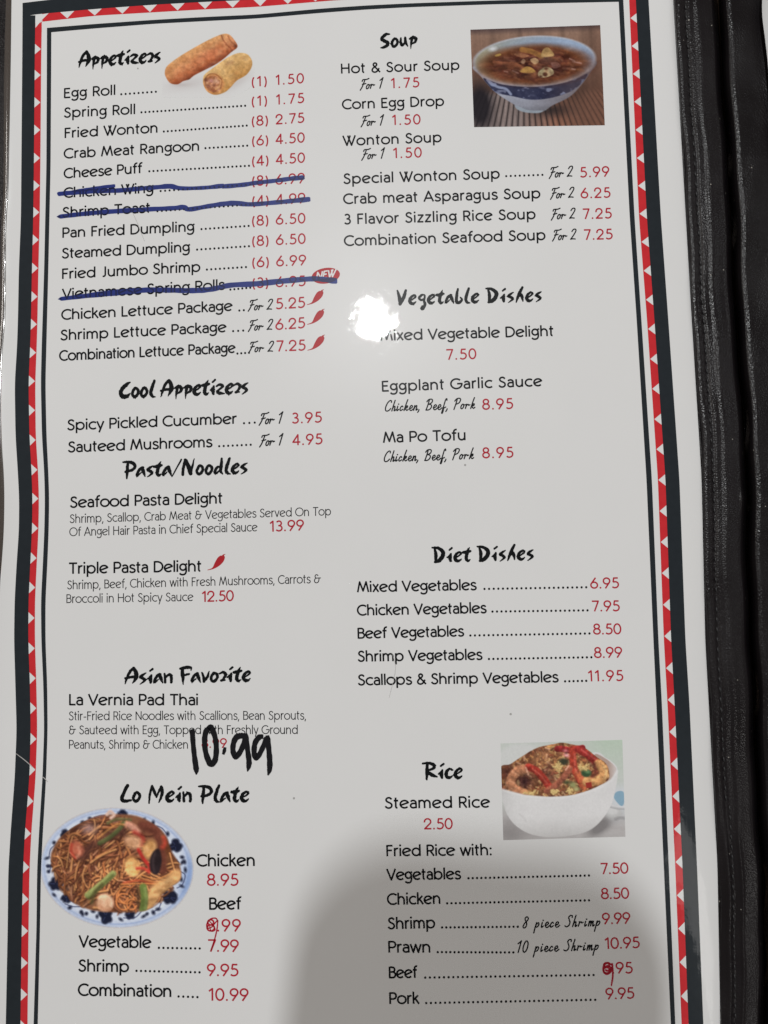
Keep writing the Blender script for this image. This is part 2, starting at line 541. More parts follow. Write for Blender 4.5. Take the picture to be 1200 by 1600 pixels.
# ------------------------------------------------------------------ printing on the sheet
class Print:
    """collects flat ink shapes, measured in photo pixels, into one mesh lying on the sheet"""
    def __init__(self, layer=1):
        self.p, self.z, self.f, self.mi = [], [], [], []
        self.layer = layer
        self.k = 0

    def _z(self):
        self.k += 1
        return 0.000014 * self.layer + 0.0000012 * (self.k % 9)

    def ribbon(self, pts, w, closed=False, caps=False, mi=0):
        pts = np.asarray(pts, float)
        n = len(pts)
        w = np.broadcast_to(np.asarray(w, float), (n,)) / 2
        d = np.roll(pts, -1, 0) - pts
        if not closed:
            d[-1] = d[-2]
        ln = np.maximum(np.linalg.norm(d, axis=1), 1e-6)[:, None]
        d = d / ln
        dp = np.roll(d, 1, 0)
        if not closed:
            dp[0] = d[0]
        t = d + dp
        t = t / np.maximum(np.linalg.norm(t, axis=1), 1e-6)[:, None]
        nrm = np.stack([-t[:, 1], t[:, 0]], 1)
        cosv = np.maximum(np.abs(np.sum(nrm * np.stack([-d[:, 1], d[:, 0]], 1), 1)), 0.6)
        o = nrm * (w / cosv)[:, None]
        b = len(self.p)
        z = self._z()
        for i in range(n):
            self.p.append(pts[i] + o[i]); self.p.append(pts[i] - o[i])
            self.z += [z, z]
        for i in range(n if closed else n - 1):
            a = b + 2 * i
            c = b + 2 * ((i + 1) % n)
            self.f.append((a, a + 1, c + 1, c)); self.mi.append(mi)
        if caps and not closed:
            self.disc(pts[0], w[0], mi=mi)
            self.disc(pts[-1], w[-1], mi=mi)

    def disc(self, c, r, ry=None, ang=0.0, n=12, mi=0):
        ry = r if ry is None else ry
        b = len(self.p)
        z = self._z()
        for k in range(n):
            a = 2 * math.pi * k / n
            x, yv = r * math.cos(a), ry * math.sin(a)
            self.p.append(np.array([c[0] + x * math.cos(ang) - yv * math.sin(ang), c[1] + x * math.sin(ang) + yv * math.cos(ang)]))
            self.z.append(z)
        self.f.append(tuple(range(b, b + n))); self.mi.append(mi)

    def poly(self, pts, mi=0):
        b = len(self.p)
        z = self._z()
        for q in pts:
            self.p.append(np.array(q, float)); self.z.append(z)
        self.f.append(tuple(range(b, b + len(pts)))); self.mi.append(mi)

    def strip(self, a, b_, nacross=3, mi=0):
        """quad band between two measured edges"""
        b = len(self.p)
        z = self._z()
        a = np.asarray(a, float); b_ = np.asarray(b_, float)
        for i in range(len(a)):
            for j in range(nacross + 1):
                self.p.append(a[i] + (b_[i] - a[i]) * j / nacross); self.z.append(z)
        nf = grid_faces(len(a), nacross + 1, b)
        self.f += nf
        self.mi += [mi] * len(nf)

    def build(self, name, material, parent, label=None):
        p = np.array(self.p)
        v = at(p[:, 0], p[:, 1], np.array(self.z))
        # faces look up at the reader
        fs = []
        for f in self.f:
            q = v[list(f)]
            s = np.sum(q[:, 0] * np.roll(q[:, 1], -1) - np.roll(q[:, 0], -1) * q[:, 1])
            fs.append(f if s > 0 else tuple(reversed(f)))
        o = mesh_obj(name, v, fs, material, parent, False, label)
        if isinstance(material, list):
            o.data.polygons.foreach_set('material_index', self.mi)
        return o


def spline(pts, n=7, closed=False):
    P = [np.array(p, float) for p in pts]
    out = []
    m = len(P)
    for i in range(m if closed else m - 1):
        if closed:
            a, b, c, d = P[i - 1], P[i], P[(i + 1) % m], P[(i + 2) % m]
        else:
            a, b, c, d = P[max(i - 1, 0)], P[i], P[i + 1], P[min(i + 2, m - 1)]
        for k in range(n):
            t = k / n
            out.append(0.5 * ((2 * b) + (c - a) * t + (2 * a - 5 * b + 4 * c - d) * t * t + (3 * b - a - 3 * c + d) * t ** 3))
    if not closed:
        out.append(P[-1])
    return np.array(out)


# ---- geometric sans face: strokes as L(ine), A(rc cx cy rx ry a0 a1), S(pline), D(ot); cap height 100
SANS = {
 'a': (62, 'A 30 48 22 21 152 0 L 52 48 52 0;L 52 43 30 43 A 30 24 21 19 90 270 L 30 5 52 9'),
 'b': (84, 'L 12 0 12 105;A 43 37 31 32 0 360'),
 'c': (68, 'A 42 37 34 32 48 312'),
 'd': (84, 'L 72 0 72 105;A 41 37 31 32 0 360'),
 'e': (76, 'L 9 28 69 51 A 40 37 33 32 26 316'),
 'f': (46, 'L 21 0 21 80 A 40 80 19 21 180 70;L 4 69 42 69'),
 'g': (70, 'A 33 42 25 27 0 360;L 50 62 68 72;S 58 42 60 18 58 -4 48 -20 30 -25 14 -21 6 -11'),
 'h': (76, 'L 12 0 12 105;L 12 38 A 37 40 25 29 180 0 L 62 40 62 0'),
 'i': (26, 'L 12 0 12 74;D 12 96 8.5'),
 'k': (62, 'L 12 0 12 105;L 13 34 52 73;L 26 46 58 0'),
 'l': (25, 'L 12 0 12 105'),
 'm': (110, 'L 12 0 12 74;L 12 40 A 33 42 21 27 180 0 L 54 42 54 0;L 54 40 A 75 42 21 27 180 0 L 96 42 96 0'),
 'n': (76, 'L 12 0 12 74;L 12 38 A 37 40 25 29 180 0 L 62 40 62 0'),
 'o': (80, 'A 40 37 34 32 0 360'),
 'p': (84, 'L 12 -30 12 74;A 43 37 31 32 0 360'),
 'r': (46, 'L 12 0 12 74;L 12 36 A 34 40 22 29 180 68'),
 's': (58, 'S 50 58 41 67 28 70 15 64 12 52 20 43 34 37 47 30 51 19 44 8 30 4 17 6 7 15'),
 't': (44, 'L 18 96 18 18 A 30 18 12 13 180 275;L 3 69 38 69'),
 'u': (76, 'L 12 74 12 34 A 37 34 25 29 180 360 L 62 34;L 62 74 62 0'),
 'v': (64, 'L 5 74 32 3 59 74'),
 'w': (94, 'L 5 74 27 3 47 70 67 3 89 74'),
 'x': (60, 'L 7 74 54 0;L 53 74 6 0'),
 'y': (64, 'L 5 74 33 4;L 60 74 22 -30'),
 'z': (60, 'L 7 69 52 69 7 5 54 5'),
 'A': (88, 'L 4 0 44 98 84 0;L 19 33 69 33'),
 'B': (72, 'L 12 0 12 100;L 12 94 38 94 A 38 74 21 20 90 -90 L 38 54 12 54;L 38 54 A 40 30 25 24 90 -90 L 40 6 12 6'),
 'C': (86, 'A 52 50 46 45 46 314'),
 'D': (88, 'L 12 0 12 100;L 12 94 34 94 A 34 50 45 44 90 -90 L 34 6 12 6'),
 'E': (66, 'L 12 0 12 100;L 12 94 60 94;L 12 53 54 53;L 12 6 62 6'),
 'F': (62, 'L 12 0 12 100;L 12 94 58 94;L 12 52 52 52'),
 'G': (104, 'A 52 50 46 45 46 360 L 98 50 58 50'),
 'H': (90, 'L 12 0 12 100;L 76 0 76 100;L 12 53 76 53'),
 'J': (54, 'L 40 100 40 22 A 24 22 16 17 0 -115'),
 'L': (60, 'L 12 0 12 100;L 12 6 58 6'),
 'M': (108, 'L 6 0 25 96 53 12 81 96 100 0'),
 'N': (90, 'L 12 0 12 94 76 6 76 100'),
 'O': (108, 'A 54 50 48 45 0 360'),
 'P': (70, 'L 12 0 12 100;L 12 94 40 94 A 40 69 23 25 90 -90 L 40 44 12 44'),
 'R': (72, 'L 12 0 12 100;L 12 94 38 94 A 38 70 23 24 90 -90 L 38 46 12 46;L 36 46 66 0'),
 'S': (68, 'S 57 80 48 91 36 95 21 90 14 77 19 64 32 55 48 46 57 34 55 17 42 6 27 5 15 11 7 22'),
 'T': (74, 'L 4 94 72 94;L 38 0 38 94'),
 'V': (82, 'L 4 100 41 3 78 100'),
 'W': (116, 'L 4 100 38 4 68 100;L 46 100 78 4 112 100'),
 '&': (84, 'S 80 2 52 36 26 66 21 80 27 92 39 95 50 87 49 73 37 60 20 46 10 28 13 13 27 4 44 6 60 20 72 44'),
 '@': (92, 'S 56 80 44 93 26 92 17 80 20 65 33 57 50 57;S 34 57 17 48 9 30 14 13 30 4 48 7 61 20 66 38 68 57;L 48 57 92 57'),
 ',': (26, 'L 15 10 6 -18'), '.': (28, 'D 13 7 8.5'), ':': (30, 'D 14 8 9;D 14 62 9'), '-': (46, 'L 6 36 40 36'),
 '0': (68, 'A 34 50 27 45 0 360'), '1': (46, 'L 6 76 30 96 30 0'),
 '2': (68, 'A 33 69 25 26 195 -32 L 54 55 9 6 62 6'),
 '3': (62, 'A 29 74 20 21 150 -90;L 24 53 29 53 A 29 29 25 24 90 -150'),
 '4': (70, 'L 48 0 48 96 7 29 68 29'), '5': (66, 'L 56 94 22 94 16 56;S 16 55 30 60 46 56 56 44 57 28 48 12 32 5 18 7 8 15'),
 '6': (68, 'A 34 32 27 27 0 360;L 48 100 11 46'), '7': (64, 'L 6 94 58 94 24 0'),
 '8': (66, 'A 33 74 21 21 0 360;A 33 29 26 24 0 360'), '9': (68, 'A 34 68 26 27 0 360;L 58 58 22 0'),
 '(': (34, 'A 58 40 46 76 136 224'), ')': (34, 'A -24 40 46 76 44 -44'), ' ': (38, ''),
}
# ---- slanted casual script; splines, cap height 100
SCRIPT = {
 'F': (44, 'S 8 76 12 90 26 92 44 92 62 100;S 30 92 24 60 16 24 4 -6;S 14 48 26 49 42 54'),
 'o': (32, 'S 24 42 14 42 6 24 8 6 18 4 27 20 25 38 32 36 38 38'),
 'r': (38, 'S 8 42 10 38 6 4;S 7 14 14 36 24 40 28 32 38 36'),
 '1': (34, 'S 4 74 18 88 26 98;S 26 98 20 50 14 0'), '2': (46, 'S 4 74 14 92 30 94 36 80 28 54 14 24 2 4;S 2 4 20 7 40 4'),
 'C': (46, 'S 44 80 42 94 30 96 14 76 4 40 6 12 18 2 34 8 46 24'),
 'h': (34, 'S 20 98 14 60 6 2;S 7 16 16 38 26 42 27 26 24 6 30 4 38 14'),
 'i': (20, 'S 9 44 6 14 9 3 20 14;D 13 62 6'), 'c': (28, 'S 25 36 18 44 8 32 5 12 12 3 28 14'),
 'k': (36, 'S 22 100 14 60 5 2;S 8 18 20 42 29 42 26 28 10 22 20 10 28 3 38 12'),
 'e': (30, 'S 4 19 17 22 27 34 21 46 11 41 6 22 12 4 24 2 38 17'), 'n': (34, 'S 8 44 5 2;S 6 14 16 40 25 42 25 22 23 6 28 3 36 12'),
 ',': (18, 'S 8 6 6 -6 0 -18'), 'B': (52, 'S 20 90 14 44 6 0;S 2 76 14 94 34 98 46 88 42 66 20 52;S 20 52 38 48 46 32 38 10 20 0 4 2'),
 'f': (32, 'S 33 84 30 98 22 88 16 46 9 -8 6 -30 12 -32 16 -12 18 12 32 22'), 'P': (46, 'S 18 90 12 44 4 -2;S 0 74 14 94 34 98 46 86 38 58 18 46'),
 '8': (44, 'S 36 84 26 96 14 88 14 70 26 50 30 26 22 6 10 4 5 18 14 42 30 64 37 80'),
 'p': (36, 'S 10 44 5 4 0 -42;S 6 14 16 38 27 42 30 26 20 8 8 8'), 'S': (44, 'S 46 80 44 95 30 96 20 82 26 62 34 40 30 14 14 2 0 10'),
 'm': (48, 'S 8 44 5 2;S 6 14 14 40 22 42 21 4;S 22 14 30 40 38 42 37 8 42 3 50 12'),
 '0': (44, 'S 34 86 22 96 10 76 4 36 10 6 22 2 34 26 38 62 34 86'), ' ': (30, ''),
}
# ---- ragged brush face: each stroke x y width ...; cap height 100
BRUSH = {
 'A': (74, '4 2 5 12 34 13 30 76 15 50 96 15;50 96 17 62 70 21 62 40 21 44 6 5;4 37 11 30 43 14 68 46 15'),
 'p': (54, '15 -14 4 17 16 11 22 46 15 30 68 7;8 50 10 28 58 18 46 50 17 42 30 14 22 17 8'),
 'e': (50, '12 28 8 32 40 9 45 54 11 36 63 12 17 48 15 10 26 18 20 10 18 34 10 13 46 20 6'),
 't': (46, '40 90 5 31 70 15 23 40 18 21 18 17 31 8 15 43 16 5;4 60 13 24 62 20 45 68 12'),
 'i': (36, '20 78 10 34 90 11;6 30 8 18 40 11 28 54 9;26 50 12 22 28 19 24 8 13'),
 'z': (52, '5 52 9 24 61 14 42 53 14 26 36 11 10 20 13 26 11 17 52 8 6'),
 'r': (40, '4 54 9 24 62 14 37 48 16 28 26 13 16 12 12;12 12 12 34 14 8'),
 's': (44, '42 66 6 26 56 13 12 43 14 26 34 16 36 24 14 26 12 10 10 0 5'),
 'C': (66, '62 94 8 42 82 18 16 56 19 9 30 20 22 12 23 46 14 19 62 30 6'),
 'o': (50, 'c 10 34 15 24 58 14 40 48 15 40 26 14 24 8 16 11 16 14'),
 'l': (38, '34 98 13 22 62 17 14 28 17 22 8 15 38 3 6'),
 'P': (72, '22 -5 8 25 40 17 28 84 14;2 93 9 30 94 14 58 85 18 68 64 16 50 44 15 16 36 13'),
 'a': (54, '40 58 12 22 48 15 8 20 14 9 8 10 28 26 7;36 58 14 42 34 19 52 5 7'),
 '/': (50, '2 -2 7 54 98 9'),
 'N': (80, '11 8 15 15 50 15 26 95 15;26 95 18 44 52 22 54 12 20;54 14 13 64 56 12 74 100 5'),
 'd': (56, '47 98 11 43 54 17 40 24 16 50 5 8;40 48 9 22 46 14 8 20 15 14 9 12 38 30 8'),
 'S': (62, '58 90 9 36 89 17 12 66 18 24 50 20 46 36 19 42 18 18 20 6 14 4 6 6'),
 'u': (54, '12 60 9 10 32 15 20 13 16 38 32 9;38 62 12 39 32 16 51 4 7'),
 'V': (62, '7 97 9 17 52 19 20 7 17;20 8 16 42 50 19 56 96 13'),
 'g': (50, '44 64 6 26 62 13 11 44 13 24 30 12 42 40 10 45 60 9;44 56 10 40 26 13 44 2 16 30 -28 14 20 -22 10 30 -8 8'),
 'b': (46, '21 97 11 13 54 17 10 16 17 24 7 17 42 26 13 33 42 7'),
 'D': (76, '18 4 13 22 50 19 15 90 10;3 95 9 34 91 16 61 68 21 58 38 22 36 12 20 14 5 11'),
 'h': (54, '46 98 13 28 58 18 16 28 14 7 2 7;13 24 9 34 50 15 42 36 18 46 8 7'),
 'F': (64, '25 -8 5 22 40 18 20 84 18;8 88 12 40 95 18 66 92 13 66 76 5;22 46 11 56 55 12'),
 'v': (48, '8 62 9 16 32 15 18 8 14;18 9 12 38 38 14 46 68 6'),
 'n': (54, '8 60 11 11 8 14;12 34 9 32 54 15 44 42 16 44 8 14'),
 'M': (90, '8 -4 8 13 48 12 24 96 12;25 92 13 37 60 15 47 32 9;47 32 9 60 66 11 72 92 12;74 90 14 76 50 16 60 2 7'),
 'L': (60, '40 98 17 23 62 17 10 22 19 24 9 17 56 13 12'),
 'R': (78, '22 -2 10 24 40 17 27 84 15;4 92 10 32 95 14 60 85 17 60 66 15 24 50 10;28 46 12 48 26 19 76 14 9'),
 'c': (48, '45 54 9 28 61 12 12 38 18 14 14 17 28 9 15 46 22 5'),
 ' ': (30, ''),
}


def glyph_strokes(spec):
    out = []
    for st in spec.split(';'):
        tok = st.split()
        i, pts, kind = 0, [], 'line'
        while i < len(tok):
            c = tok[i]; i += 1
            v = []
            while i < len(tok) and tok[i] not in 'LASD':
                v.append(float(tok[i])); i += 1
            if c == 'L':
                pts += [(v[k], v[k + 1]) for k in range(0, len(v), 2)]
            elif c == 'S':
                pts += [tuple(q) for q in spline([(v[k], v[k + 1]) for k in range(0, len(v), 2)], 5)]
            elif c == 'A':
                n = max(6, int(abs(v[5] - v[4]) / 14))
                arc = [(v[0] + v[2] * math.cos(R(v[4] + (v[5] - v[4]) * k / n)), v[1] + v[3] * math.sin(R(v[4] + (v[5] - v[4]) * k / n))) for k in range(n + 1)]
                if abs(v[5] - v[4]) >= 360:
                    kind = 'ring'; arc = arc[:-1]
                pts += arc
            elif c == 'D':
                kind = 'dot'; pts = [(v[0], v[1], v[2])]
        if pts:
            out.append((kind, pts))
    return out


def brush_strokes(spec):
    out = []
    for st in spec.split(';'):
        tok = st.split()
        if not tok:
            continue
        closed = tok[0] == 'c'
        v = [float(t) for t in (tok[1:] if closed else tok)]
        out.append(('ring' if closed else 'line', spline([tuple(v[k:k + 3]) for k in range(0, len(v), 3)], 6, closed)))
    return out


_cache = {}


def get_glyph(font, ch):
    key = (id(font), ch)
    if key not in _cache:
        adv, spec = font[ch]
        _cache[key] = (adv, brush_strokes(spec) if font is BRUSH else glyph_strokes(spec))
    return _cache[key]


def lay_text(pr, s, x0, y0, x1, y1, cap, w, font=SANS, slant=0.0, mi=0):
    """sets a line of lettering whose ink runs from (x0,y0) to (x1,y1) on the sheet"""
    us_ = cap / 100.0
    items, pen = [], 0.0
    lo, hi = 1e9, -1e9
    for k, ch in enumerate(s):
        adv, sts = get_glyph(font, ch)
        for kind, pts in sts:
            for q in pts:
                hw = q[2] / 2 if (font is BRUSH) else (q[2] if kind == 'dot' else w / us_ / 2 * 0.8)
                xx = q[0] + slant * q[1]
                lo = min(lo, pen + xx - hw); hi = max(hi, pen + xx + hw)
        items.append((pen, k, sts))
        pen += adv
    want = (x1 - x0) / us_
    h = min(max(want / (hi - lo), 0.86), 1.12)
    gap = (want - (hi - lo) * h) / max(len(s) - 1, 1)
    sl = (y1 - y0) / (x1 - x0)
    ux = 0.012 - 0.067 * (0.5 * (x0 + x1) - 70) / 930.0

    def to(x, yv):
        X = x0 + x * us_
        return (X + ux * yv * us_, y0 + sl * (X - x0) - yv * us_)

    for pen_, k, sts in items:
        for kind, pts in sts:
            if kind == 'dot':
                q = pts[0]
                X = ((pen_ + q[0] + slant * q[1] - lo) * h + gap * k)
                c = to(X, q[1])
                r = max(q[2] * us_, w * 0.62)
                pr.disc(c, r, n=8, mi=mi)
                continue
            jit = rng.normal(0, 0.6, (len(pts), 2)) if font is BRUSH else np.zeros((len(pts), 2))
            P = np.array([to((pen_ + q[0] + jit[i, 0] + slant * q[1] - lo) * h + gap * k, q[1] + jit[i, 1]) for i, q in enumerate(pts)])
            if font is BRUSH:
                ww = np.array([max(q[2], 3) for q in pts]) * us_ * 1.22 * (1 + rng.normal(0, 0.035, len(pts)))
                pr.ribbon(P, ww, kind == 'ring', True, mi)
                continue
            if kind == 'ring':
                pr.ribbon(P, w, True, False, mi)
                continue
            # split at sharp corners
            cuts = [0]
            for i in range(1, len(P) - 1):
                a = P[i] - P[i - 1]; b = P[i + 1] - P[i]
                ca = np.dot(a, b) / max(np.linalg.norm(a) * np.linalg.norm(b), 1e-9)
                if ca < 0.62:
                    cuts.append(i)
            cuts.append(len(P) - 1)
            for a, b in zip(cuts[:-1], cuts[1:]):
                if b > a:
                    pr.ribbon(P[a:b + 1], w, False, font is SCRIPT, mi)
            for i in cuts[1:-1]:
                pr.disc(P[i], w * 0.5, n=10, mi=mi)


def put(name, s, x0, y0, x1, y1, cap, w, m, font=SANS, slant=0.0, label=None, layer=1):
    pr = Print(layer)
    lay_text(pr, s, x0, y0, x1, y1, cap, w, font, slant)
    return pr.build(name, m, page, label)


def leader(n, x0, y0, x1, y1, r=1.75):
    pr = Print(1)
    for k in range(n):
        t = k / max(n - 1, 1)
        pr.disc((x0 + (x1 - x0) * t, y0 + (y1 - y0) * t), r, r * 1.05, n=8)
    return pr.build('dot_leader', M_BLACK, page)


# ---- border
ys = np.arange(6, 1775, 7.0)


def side(fa, fb, y0, ya=None):
    yy = np.arange(y0, 1775, 7.0)
    return np.stack([fa(yy), yy], 1), np.stack([fb(yy), yy], 1)


pr = Print(1)
a, b = side(band_lo, band_li, 24); pr.strip(a, b, 4)
a, b = side(band_ri, band_ro, -20); pr.strip(a, b, 4)
xs = np.linspace(0, 1, 90)
ta = np.stack([35.2 + (1014 - 35.2) * xs, top_band_o(35.2 + (1014 - 35.2) * xs)], 1)
tb_ = np.stack([35.2 + (1014 - 35.2) * xs, np.where(xs < 0.021, 24, top_band_i(35.2 + (1014 - 35.2) * xs))], 1)
pr.strip(ta, tb_, 4)
pr.build('border_band', M_SLATE, page, 'wide slate black band round the printed sheet')

pr = Print(1)
a, b = side(band_li, zig_li, 36); pr.strip(a, b, 2)
a, b = side(zig_ri, band_ri, -14); pr.strip(a, b, 2)
xx = np.linspace(66, 985, 90)
pr.strip(np.stack([xx, top_band_i(xx)], 1), np.stack([xx, top_zig_i(xx)], 1), 2)
pr.poly([(55.3, 42), (65.2, 33.5), (65.2, 50), (54.9, 52)])
pr.layer = 2
pr.poly([(55.4, 24), (76, 20.6), (66, 30.6), (55.3, 43.5)], 1)
tl_y = [76.7, 117.3, 160, 203, 247, 290, 331.7, 374.7, 419, 463.5, 506.7, 551, 595.5, 641, 687.5, 734, 779, 825.5, 872, 918, 965.6, 1013,
        1059.7, 1106.5, 1154.6, 1202.7, 1252, 1302.5, 1355, 1405, 1454.7, 1504.6, 1554, 1604, 1655, 1706]
for yv in tl_y:
    hh = 8.0 + 1.8 * (yv / 1600)
    pr.poly([(float(band_li(yv - hh)), yv - hh), (float(band_li(yv)), yv), (float(band_li(yv + hh)), yv + hh), (float(zig_li(yv)) - 0.7, yv)], 1)
tr_y = [-16, 28.3, 72, 115.5, 159, 203, 247, 290.3, 334, 378, 423, 468.5, 514, 561, 607.5, 655, 702, 750, 798.5, 847, 895.5, 945, 994, 1044,
        1093.5, 1143.5, 1193.5, 1244.3, 1295.3, 1347, 1399, 1451, 1503.5, 1556.5, 1610, 1664, 1718]
for yv in tr_y:
    hh = 7.4 + 3.2 * (yv / 1600)
    pr.poly([(float(band_ri(yv - hh)), yv - hh), (float(band_ri(yv)), yv), (float(band_ri(yv + hh)), yv + hh), (float(zig_ri(yv)) + 0.8, yv)], 1)
xv = 105.0
while xv < 975:
    hh = 11.0
    pr.poly([(xv - hh, float(top_band_i(xv - hh))), (xv, float(top_band_i(xv))), (xv + hh, float(top_band_i(xv + hh))), (xv, float(top_zig_i(xv)) - 0.7)], 1)
    xv += 43.1
pr.build('zigzag_border', [M_BORDER, M_PAPER], page, 'red strip cut by white triangles round the printed sheet')

pr = Print(1)
a, b = side(rule_lo, rule_li, 44); pr.strip(a, b, 2)
a, b = side(rule_ri, rule_ro, 2); pr.strip(a, b, 2)
xx = np.linspace(73.4, 974, 90)
pr.strip(np.stack([xx, top_rule_o(xx)], 1), np.stack([xx, top_rule_i(xx)], 1), 2)
pr.build('inner_rule', M_SLATE, page, 'thin black rule inside the zigzag border')

# ---- headings
HEADS = [('Appetizers', 122, 106, 251, 98, 25), ('Soup', 594, 76, 652.5, 72, 24), ('Cool Appetizers', 186, 623, 388, 615.5, 26.5),
         ('Pasta/Noodles', 191, 746.5, 387, 740.5, 26), ('Vegetable Dishes', 620.5, 477, 847, 471.5, 24),
         ('Diet Dishes', 675, 879.5, 834.5, 875.5, 25), ('Asian Favorite', 194, 1069.5, 392, 1065.5, 26),
         ('Lo Mein Plate', 187.5, 1254, 389.5, 1254, 27), ('Rice', 660, 1217.5, 723.5, 1217.5, 26.5)]
for s, x0, y0, x1, y1, cap in HEADS:
    put('heading', s, x0, y0, x1, y1, cap, 2, M_BRUSH, BRUSH, 0, 'black brush lettered heading reading ' + s.replace('/', ' '))

# ---- dishes: section, text, x0 y0 x1 y1, cap, stroke
W = 2.65
DISH = [
 ('Appetizers', 'Egg Roll', 100, 153.5, 180, 148.3, 15.6), ('Appetizers', 'Spring Roll', 99.5, 184, 211, 178.3, 15.7),
 ('Appetizers', 'Fried Wonton', 101, 215.8, 246, 207.3, 15.8), ('Appetizers', 'Crab Meat Rangoon', 99.5, 248, 311, 235.5, 15.9),
 ('Appetizers', 'Cheese Puff', 99.5, 279, 223.5, 270.3, 15.9), ('Appetizers', 'Chicken Wing', 99, 309.4, 241, 301, 16),
 ('Appetizers', 'Shrimp Toast', 97, 340, 235.3, 332, 16), ('Appetizers', 'Pan Fried Dumpling', 97.5, 371.7, 305, 361.5, 16),
 ('Appetizers', 'Steamed Dumpling', 96.2, 404, 298, 393.5, 16.1), ('Appetizers', 'Fried Jumbo Shrimp', 97, 436, 313, 424.5, 16.2),
 ('Appetizers', 'Vietnamese Spring Rolls', 96.5, 467.5, 351.5, 452.5, 16.2), ('Appetizers', 'Chicken Lettuce Package', 95.7, 500, 363.5, 485.5, 16.4),
 ('Appetizers', 'Shrimp Lettuce Package', 94, 532, 354, 518.8, 16.4), ('Appetizers', 'Combination Lettuce Package', 92.5, 564, 368, 551.3, 16.4),
 ('Soup', 'Hot & Sour Soup', 533, 115, 718, 109, 15.6), ('Soup', 'Corn Egg Drop', 534.5, 171, 694, 165.3, 15.7),
 ('Soup', 'Wonton Soup', 535, 228, 690, 222, 15.9), ('Soup', 'Special Wonton Soup', 536.4, 287.5, 781, 279, 16.2),
 ('Soup', 'Crab meat Asparagus Soup', 536.4, 319, 844.5, 309.7, 16.3), ('Soup', '3 Flavor Sizzling Rice Soup', 537.6, 350.7, 837, 342.3, 16.3),
 ('Soup', 'Combination Seafood Soup', 537.6, 384.5, 852.5, 375, 16.5),
 ('Cool Appetizers', 'Spicy Pickled Cucumber', 104.7, 672.5, 371, 662, 16.8), ('Cool Appetizers', 'Sauteed Mushrooms', 105.8, 707, 332, 698.5, 16.9),
 ('Pasta Noodles', 'Seafood Pasta Delight', 109, 793.5, 348.5, 786.7, 17.4), ('Pasta Noodles', 'Triple Pasta Delight', 106.5, 896.8, 315.5, 893, 17.6),
 ('Vegetable Dishes', 'Mixed Vegetable Delight', 594.3, 532.5, 866, 525, 16.6), ('Vegetable Dishes', 'Eggplant Garlic Sauce', 597, 612, 847.5, 603.3, 16.7),
 ('Vegetable Dishes', 'Ma Po Tofu', 598.3, 692, 727.5, 687.8, 17),
 ('Diet Dishes', 'Mixed Vegetables', 557.8, 925.5, 745, 922, 16.8), ('Diet Dishes', 'Chicken Vegetables', 558, 962, 760.5, 958, 16.9),
 ('Diet Dishes', 'Beef Vegetables', 559, 998, 725.3, 994.3, 16.9), ('Diet Dishes', 'Shrimp Vegetables', 558.8, 1034, 754, 1031, 17),
 ('Diet Dishes', 'Scallops & Shrimp Vegetables', 559, 1071, 873, 1066, 17),
 ('Asian Favorite', 'La Vernia Pad Thai', 108, 1102, 309.5, 1102, 17.6),
 ('Lo Mein Plate', 'Chicken', 307, 1354, 398, 1353.2, 18.8), ('Lo Mein Plate', 'Beef', 327, 1421.5, 378.5, 1421, 19),
 ('Lo Mein Plate', 'Vegetable', 122.5, 1480, 236.5, 1481.5, 18.6), ('Lo Mein Plate', 'Shrimp', 122, 1518, 201.5, 1519, 18.7),
 ('Lo Mein Plate', 'Combination', 121.7, 1556, 267.5, 1558, 19.2),
 ('Rice', 'Steamed Rice', 601, 1263.5, 766, 1261.8, 17.8), ('Rice', 'Fried Rice with:', 604, 1338, 768.5, 1336.5, 17.6),
 ('Rice', 'Vegetables', 603.8, 1375.4, 720.5, 1373.8, 17.8), ('Rice', 'Chicken', 605, 1414, 688, 1412.4, 18),
 ('Rice', 'Shrimp', 605.7, 1452, 680, 1450.4, 18.2), ('Rice', 'Prawn', 607, 1488.5, 672.4, 1488.5, 18.2),
 ('Rice', 'Beef', 608, 1528.7, 653.5, 1528, 18.3), ('Rice', 'Pork', 608.6, 1569, 656, 1568.5, 18.4)]
for sec, s, x0, y0, x1, y1, cap in DISH:
    t = s.replace('&', 'and').replace(':', '').replace('La Vernia ', '')
    put('dish_name', s, x0, y0, x1, y1, cap, W * cap / 16.4, M_BLACK, SANS, 0, 'dish name reading %s under the %s heading' % (t, sec))

